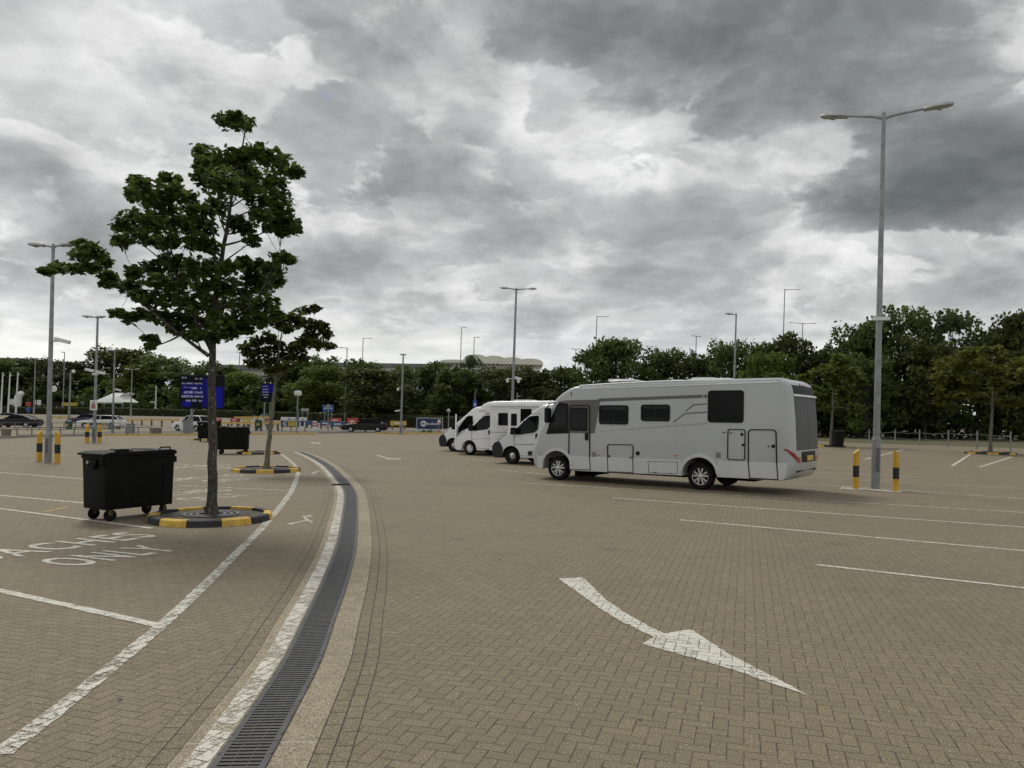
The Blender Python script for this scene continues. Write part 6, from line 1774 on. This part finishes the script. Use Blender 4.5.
part(t, 'arm', M['sign_white'], lambda mb: mb.box(-1.0, 0, -.05, .05, hz - 3.1, hz - 2.95))

# fence posts with a wire on the right
fp = []
for px, py, top, lb in ((869, 443, 429.5, 'grey fence post hidden close behind the lamp post'), (895, 444.4, 429.6, 'first grey fence post right of the tall lamp post'), (919.4, 446.2, 429.8, 'second grey fence post right of the tall lamp post'),
                        (948.3, 447.6, 430.2, 'third grey fence post right of the tall lamp post'), (977, 449.2, 431, 'fence post just left of the young tree at right'), (1010.4, 452, 431.8, 'fence post just right of the young tree at right')):
    b = G(px, py); h = (py - top) * b.y / F
    t = thing('fence_post', lb, 'fence post', b, 0, 'fence posts along the right hand verge')
    part(t, 'post', M['galv'], lambda mb: mb.tube([(0, 0, -.05), (0, 0, h)], .05, 8), smooth=40)
    part(t, 'cap', M['galv_dark'], lambda mb: mb.lathe([(.058, h - .04), (.058, h + .01), (.0005, h + .03)], 8))
    fp.append((b, h))
mb = MB()
for (a, h0), (b, h1) in zip(fp, fp[1:]):
    for q in (.82, .45): mb.tube([a + Vector((0, 0, h0 * q)), a.lerp(b, .5) + Vector((0, 0, (h0 + h1) / 2 * q - .08)), b + Vector((0, 0, h1 * q))], .010, 4)
tag(mb.build('fence_wire', M['galv_dark']), 'two slack wires strung between the fence posts at right', 'wire')

# ------------------------------------------------ buildings behind the trees
def bld(px0, px1, Y, py_top, label):
    a, b = at(px0, Y, py_top), at(px1, Y, py_top); W_ = b.x - a.x; c = Vector(((a.x + b.x) / 2, Y, 0)); h = zat((px0 + px1) / 2, py_top, Y)
    t = thing('long_building', label, 'building', c)
    part(t, 'wall', M['wallpale'], lambda mb: mb.box(-W_ / 2, W_ / 2, 0, 18, -1, h - 1.6))
    part(t, 'roof', M['roofgrey'], lambda mb: mb.box(-W_ / 2 - 1, W_ / 2 + 1, -1.5, 19, h - 1.2, h))
    part(t, 'fascia', M['lattice'], lambda mb: mb.box(-W_ / 2 - .8, W_ / 2 + .8, -.6, -.3, h - 2.6, h - 1.2))
    n = max(3, int(W_ / 8))
    for k in range(n): part(t, 'window', M['glass'], lambda mb: mb.box(-W_ / 2 + W_ * (k + .2) / n, -W_ / 2 + W_ * (k + .8) / n, -.12, .1, h - 6.5, h - 3.4))
    return t
bld(326, 440, 240, 363.5, 'long flat roofed pale building behind the trees above the dark saloon')
bld(226, 282, 200, 365.5, 'flat roofed building glimpsed behind the smaller maple')
bld(-40, 24, 250, 358, 'pale building glimpsed behind the trees above the flagpoles')
Yc = 260; c = at(490, Yc, 365)
t = thing('terminal_roof', 'row of cream scalloped roof shells on pale lattice behind the trees', 'building', (c.x, Yc, 0))
kk = Yc / F
for i, px in enumerate((455, 477, 494.5, 511.5, 529.5)):
    x = (px - 490) * kk; w_ = 12.6 * kk; zb_ = zat(px, 363.4 + i * .55, Yc); zt = zat(px, [361.5, 356.5, 357.8, 359.4, 360.6][i], Yc)
    def sh(mb):
        n = 14
        o_ = [(x + w_ * math.cos(PI * q / n), zb_ + (zt - zb_) * math.sin(PI * q / n) ** .8) for q in range(n + 1)]
        mb.prism(o_ + [(x - w_, zb_ - .35), (x + w_, zb_ - .35)], -9 - i * .12, 12 + i * .12)
    part(t, 'roof_shell', M['cream'], sh, smooth=30)
def lat(mb):
    x0, x1 = (436 - 490) * kk, (540 - 490) * kk; n = 26
    zt, zb_ = zat(490, 365, Yc), zat(490, 374, Yc)
    for k in range(n):
        a, b = x0 + (x1 - x0) * k / n, x0 + (x1 - x0) * (k + 1) / n
        mb.tube([(a, -8, zb_), (b, -8, zt)], .16, 4); mb.tube([(b, -8, zb_), (a, -8, zt)], .16, 4); mb.tube([(a, -8, zb_ - 12), (a, -8, zt)], .2, 4)
    for z in (zt, (zt + zb_) / 2, zb_): mb.tube([(x0, -8, z), (x1, -8, z)], .2, 4)
part(t, 'lattice', M['lattice'], lat)
part(t, 'wall', M['wallpale'], lambda mb: mb.box((440 - 490) * kk, (538 - 490) * kk, -4, 8, -1, zat(490, 370, Yc)))

# ------------------------------------------------ the person walking by the banner
pb = G(439.2, 433.8)
t = thing('person', 'person in white shirt and dark shorts walking in front of the navy banner', 'person', pb, math.radians(200))
def skin_body(name, nodes, edges, mat, parent, sub=2):
    me = bpy.data.meshes.new(name); me.from_pydata([n[0] for n in nodes], edges, []); me.materials.append(mat)
    o = bpy.data.objects.new(name, me); COL.objects.link(o); o.parent = parent
    sk = o.modifiers.new('skin', 'SKIN'); sv = me.skin_vertices[0].data if me.skin_vertices else None
    if sv is None:
        bpy.context.view_layer.objects.active = o; sv = me.skin_vertices[0].data
    for i, n in enumerate(nodes): sv[i].radius = n[1]; sv[i].use_root = (i == 0)
    ss = o.modifiers.new('sub', 'SUBSURF'); ss.levels = sub; ss.render_levels = sub
    for p in me.polygons: p.use_smooth = True
    return o
nodes = [((0, 0, .94), (.15, .11)), ((0, .0, 1.12), (.13, .10)), ((.02, 0, 1.36), (.17, .11)), ((.03, 0, 1.47), (.07, .07)), ((.05, 0, 1.53), (.055, .055)), ((.07, 0, 1.62), (.085, .095)), ((.07, 0, 1.71), (.07, .075)),
         ((.0, .10, .88), (.10, .09)), ((.16, .10, .5), (.06, .06)), ((.06, .10, .09), (.042, .042)), ((.22, .11, .04), (.04, .03)),
         ((.0, -.10, .88), (.10, .09)), ((.06, -.10, .48), (.06, .06)), ((-.22, -.10, .16), (.042, .042)), ((-.12, -.11, .05), (.04, .03)),
         ((.02, .22, 1.38), (.06, .06)), ((-.08, .27, 1.12), (.042, .042)), ((.06, .26, .88), (.032, .032)), ((.10, .25, .79), (.035, .02)),
         ((.02, -.22, 1.38), (.06, .06)), ((.10, -.27, 1.12), (.042, .042)), ((.28, -.25, .95), (.032, .032)), ((.35, -.24, .89), (.035, .02))]
edges = [(0, 1), (1, 2), (2, 3), (3, 4), (4, 5), (5, 6), (0, 7), (7, 8), (8, 9), (9, 10), (0, 11), (11, 12), (12, 13), (13, 14), (2, 15), (15, 16), (16, 17), (17, 18), (2, 19), (19, 20), (20, 21), (21, 22)]
skin_body('body', nodes, edges, M['skin'], t)
sh_n = [((0, 0, .98), (.175, .135)), ((0, 0, 1.14), (.16, .125)), ((.02, 0, 1.36), (.19, .13)), ((.03, 0, 1.44), (.10, .09)), ((.02, .23, 1.38), (.08, .08)), ((-.06, .275, 1.18), (.065, .065)), ((.02, -.23, 1.38), (.08, .08)), ((.08, -.275, 1.18), (.065, .065))]
skin_body('shirt', sh_n, [(0, 1), (1, 2), (2, 3), (2, 4), (4, 5), (2, 6), (6, 7)], M['cloth_white'], t)
so = [((0, 0, .99), (.165, .125)), ((.0, .10, .86), (.12, .11)), ((.12, .10, .58), (.095, .095)), ((.0, -.10, .86), (.12, .11)), ((.05, -.10, .56), (.095, .095))]
skin_body('shorts', so, [(0, 1), (1, 2), (0, 3), (3, 4)], M['cloth_blue'], t)
part(t, 'hair', M['hair'], lambda mb: mb.lathe([(.0005, 1.80), (.07, 1.785), (.098, 1.73), (.10, 1.66), (.085, 1.62)], 12, 'z', (.05, 0, 0)), smooth=60)

# ================================================================== SKY, SUN, CAMERA
SUN_AZ, SUN_EL = math.radians(-28), math.radians(52)      # azimuth clockwise from straight ahead
w = bpy.data.worlds.new('World'); scene.world = w; w.use_nodes = True
t = NT(w.node_tree); bg = w.node_tree.nodes['Background']
sky = t.node('ShaderNodeTexSky', sky_type='NISHITA'); sky.sun_disc = False
sky.sun_elevation = SUN_EL; sky.sun_rotation = SUN_AZ; sky.air_density = 1.0; sky.dust_density = 1.5
d = t.coord('Generated')
sx = t.node('ShaderNodeSeparateXYZ'); t.link(d, sx.inputs[0])
zc_ = t.math('MAXIMUM', sx.outputs[2], 0.0)
KD = .30
den = t.math('ADD', zc_, KD)
cx = t.node('ShaderNodeCombineXYZ')
t.link(t.math('DIVIDE', sx.outputs[0], den), cx.inputs[0]); t.link(t.math('DIVIDE', sx.outputs[1], den), cx.inputs[1])
p = cx.outputs[0]                                          # the cloud deck seen from below
warp = t.node('ShaderNodeTexNoise'); t.link(p, warp.inputs[0]); warp.inputs['Scale'].default_value = 3.0; warp.inputs['Detail'].default_value = 4
wv = t.node('ShaderNodeVectorMath', operation='MULTIPLY_ADD'); t.link(warp.outputs['Color'], wv.inputs[0]); wv.inputs[1].default_value = (.15, .15, 0); t.link(p, wv.inputs[2])
pw = wv.outputs[0]
fine = t.noise(t.mapping(pw, loc=(9, 1, 2)), 9.0, 8, .6)
def toward(px, py, rad, amt):                              # one heavier or thinner stretch of the deck
    v = ray(px, py).normalized(); q = Vector((v.x / (v.z + KD), v.y / (v.z + KD), 0))
    n = t.node('ShaderNodeVectorMath', operation='DISTANCE'); t.link(p, n.inputs[0]); n.inputs[1].default_value = q
    g = t.math('SUBTRACT', 1.0, t.ramp(t.math('ADD', n.outputs['Value'], t.math('MULTIPLY_ADD', fine, .16, -.08)), 0.0, rad / F / (v.z + KD)))
    return t.math('MULTIPLY', g, amt)
def total(x, spots):
    for a in spots: x = t.math('ADD', x, toward(*a))
    return x
def ramp_col(f, stops):
    cr = t.node('ShaderNodeValToRGB'); t.link(f, cr.inputs[0]); e = cr.color_ramp.elements
    e[0].position, e[0].color = stops[0][0], stops[0][1] + (1,); e[1].position, e[1].color = stops[-1][0], stops[-1][1] + (1,)
    for q, c in stops[1:-1]:
        n = e.new(q); n.color = c + (1,)
    return cr.outputs[0]
def grey(x, w=0.0): return (x * (1 - w), x * (1 - w * .15), x * (1 + w * .1))
# high veil, then broken cumulus with silver rims, then the heavy dark bank
veil = ramp_col(t.noise(t.mapping(p, loc=(5, 3, 8)), 2.2, 6, .55, .3), [(.34, grey(5.6)), (.5, grey(4.5, .02)), (.66, grey(3.5, .04))])
def layer(loc, scale, rough, spots, under, lo, stops, edge):
    f = t.noise(t.mapping(pw, loc=loc), scale, 12, rough)
    f2 = t.noise(t.mapping(pw, loc=(loc[0] + .05, loc[1] - .08, loc[2])), scale, 12, rough)
    th_ = total(f, spots)
    sh_ = t.math('SUBTRACT', th_, t.math('MULTIPLY', t.math('SUBTRACT', f, f2), .55))
    return t.mix(t.ramp(th_, lo, lo + edge), under, ramp_col(sh_, stops))
c1 = layer((1.7, 2.2, 4.0), 3.2, .55, [(230, 40, 80, -.05), (330, 100, 70, -.06), (590, 165, 80, -.10), (520, 115, 60, -.06), (640, 175, 60, -.07), (20, 175, 110, .08), (480, 190, 120, .04), (640, 235, 200, .05), (100, 95, 90, -.04), (780, 240, 90, .05)],
           veil, .43, [(.41, grey(5.9)), (.47, grey(5.3)), (.53, grey(4.2, .02)), (.62, grey(3.4, .04)), (.78, grey(2.5, .05))], .05)
c2 = layer((6.3, 9.1, 1.0), 2.0, .57, [(300, 0, 160, .10), (420, 40, 120, .08), (640, 10, 190, .22), (760, 70, 190, .24), (540, 20, 100, .10), (710, 130, 80, .10), (900, 30, 200, .16), (950, 185, 140, .26), (1030, 170, 150, .16), (870, 215, 90, .14), (20, 190, 70, .10), (160, 15, 90, .10), (20, 20, 90, .06),
                                       (800, 150, 50, -.10), (590, 165, 80, -.16), (500, 115, 80, -.12), (640, 185, 60, -.10), (100, 95, 110, -.12), (300, 120, 160, -.08), (300, 300, 300, -.12), (600, 310, 260, -.14), (760, 300, 160, -.10)],
           c1, .55, [(.53, grey(4.9)), (.575, grey(3.8, .02)), (.63, grey(3.0, .04)), (.72, grey(2.3, .06)), (.90, grey(1.6, .08))], .06)
# towards the horizon the deck thins to bright layered white
hz_ = t.math('SUBTRACT', 1.0, t.ramp(zc_, .02, .17))
lay = t.noise(t.mapping(d, sc=(3, 3, 16)), 1.5, 7, .58, .3)
hcol = t.mix(t.ramp(lay, .38, .64), (8.2, 8.2, 7.7), (5.2, 5.4, 5.55))
lump = t.math('MULTIPLY_ADD', t.noise(t.mapping(pw, loc=(2, 6, 5)), 6.5, 9, .6), .75, .62)
vm = t.node('ShaderNodeVectorMath', operation='SCALE'); t.link(c2, vm.inputs[0]); t.link(lump, vm.inputs['Scale'])
ccol = t.mix(t.math('MULTIPLY', hz_, .75), vm.outputs[0], hcol)
hole = t.math('MULTIPLY', toward(326, 95, 20, 1.0), t.ramp(fine, .48, .6))
sk_ = t.node('ShaderNodeVectorMath', operation='SCALE'); t.link(sky.outputs[0], sk_.inputs[0]); sk_.inputs['Scale'].default_value = .5
col = t.mix(t.math('MULTIPLY', hole, .85), ccol, sk_.outputs[0])
def scale_col(c, k):
    n = t.node('ShaderNodeVectorMath', operation='SCALE'); t.link(c, n.inputs[0]); n.inputs['Scale'].default_value = k; return n.outputs[0]
gm_ = t.node('ShaderNodeGamma'); t.link(scale_col(col, 1 / 4.3), gm_.inputs[0]); gm_.inputs[1].default_value = 1.28     # deepens the heavy cloud, lifts the breaks
t.link(scale_col(gm_.outputs[0], 4.45), bg.inputs['Color']); bg.inputs['Strength'].default_value = .1

sun = bpy.data.lights.new('sun', 'SUN'); sun.energy = 1.3; sun.angle = math.radians(15); sun.color = (1, .95, .86)
so_ = bpy.data.objects.new('sun', sun); COL.objects.link(so_)
dv_ = Vector((math.sin(SUN_AZ) * math.cos(SUN_EL), math.cos(SUN_AZ) * math.cos(SUN_EL), math.sin(SUN_EL)))
so_.rotation_euler = (-dv_).to_track_quat('-Z', 'Y').to_euler(); so_.location = (0, 0, 60)

cam = bpy.data.cameras.new('camera'); cam.sensor_width = 36; cam.lens = F / 1024 * 36
cam.shift_y = (H0 - 384) / 1024; cam.clip_end = 6000; cam.clip_start = .05
co = bpy.data.objects.new('camera', cam); COL.objects.link(co)
Rv = Vector((CT, 0, ST)); Uv = Vector((-ST, 0, CT)); Bv = Vector((0, -1, 0))
co.matrix_world = Matrix(((Rv.x, Uv.x, Bv.x, 0), (Rv.y, Uv.y, Bv.y, 0), (Rv.z, Uv.z, Bv.z, EYE), (0, 0, 0, 1)))
scene.camera = co
scene.view_settings.view_transform = 'Standard'; scene.view_settings.look = 'None'
scene.view_settings.gamma = 1; scene.view_settings.exposure = .30; scene.view_settings.use_curve_mapping = False
scene.render.resolution_x, scene.render.resolution_y = 1024, 768
scene.cycles.use_denoising = True
scene.cycles.max_bounces = 5; scene.cycles.diffuse_bounces = 2; scene.cycles.transparent_max_bounces = 8
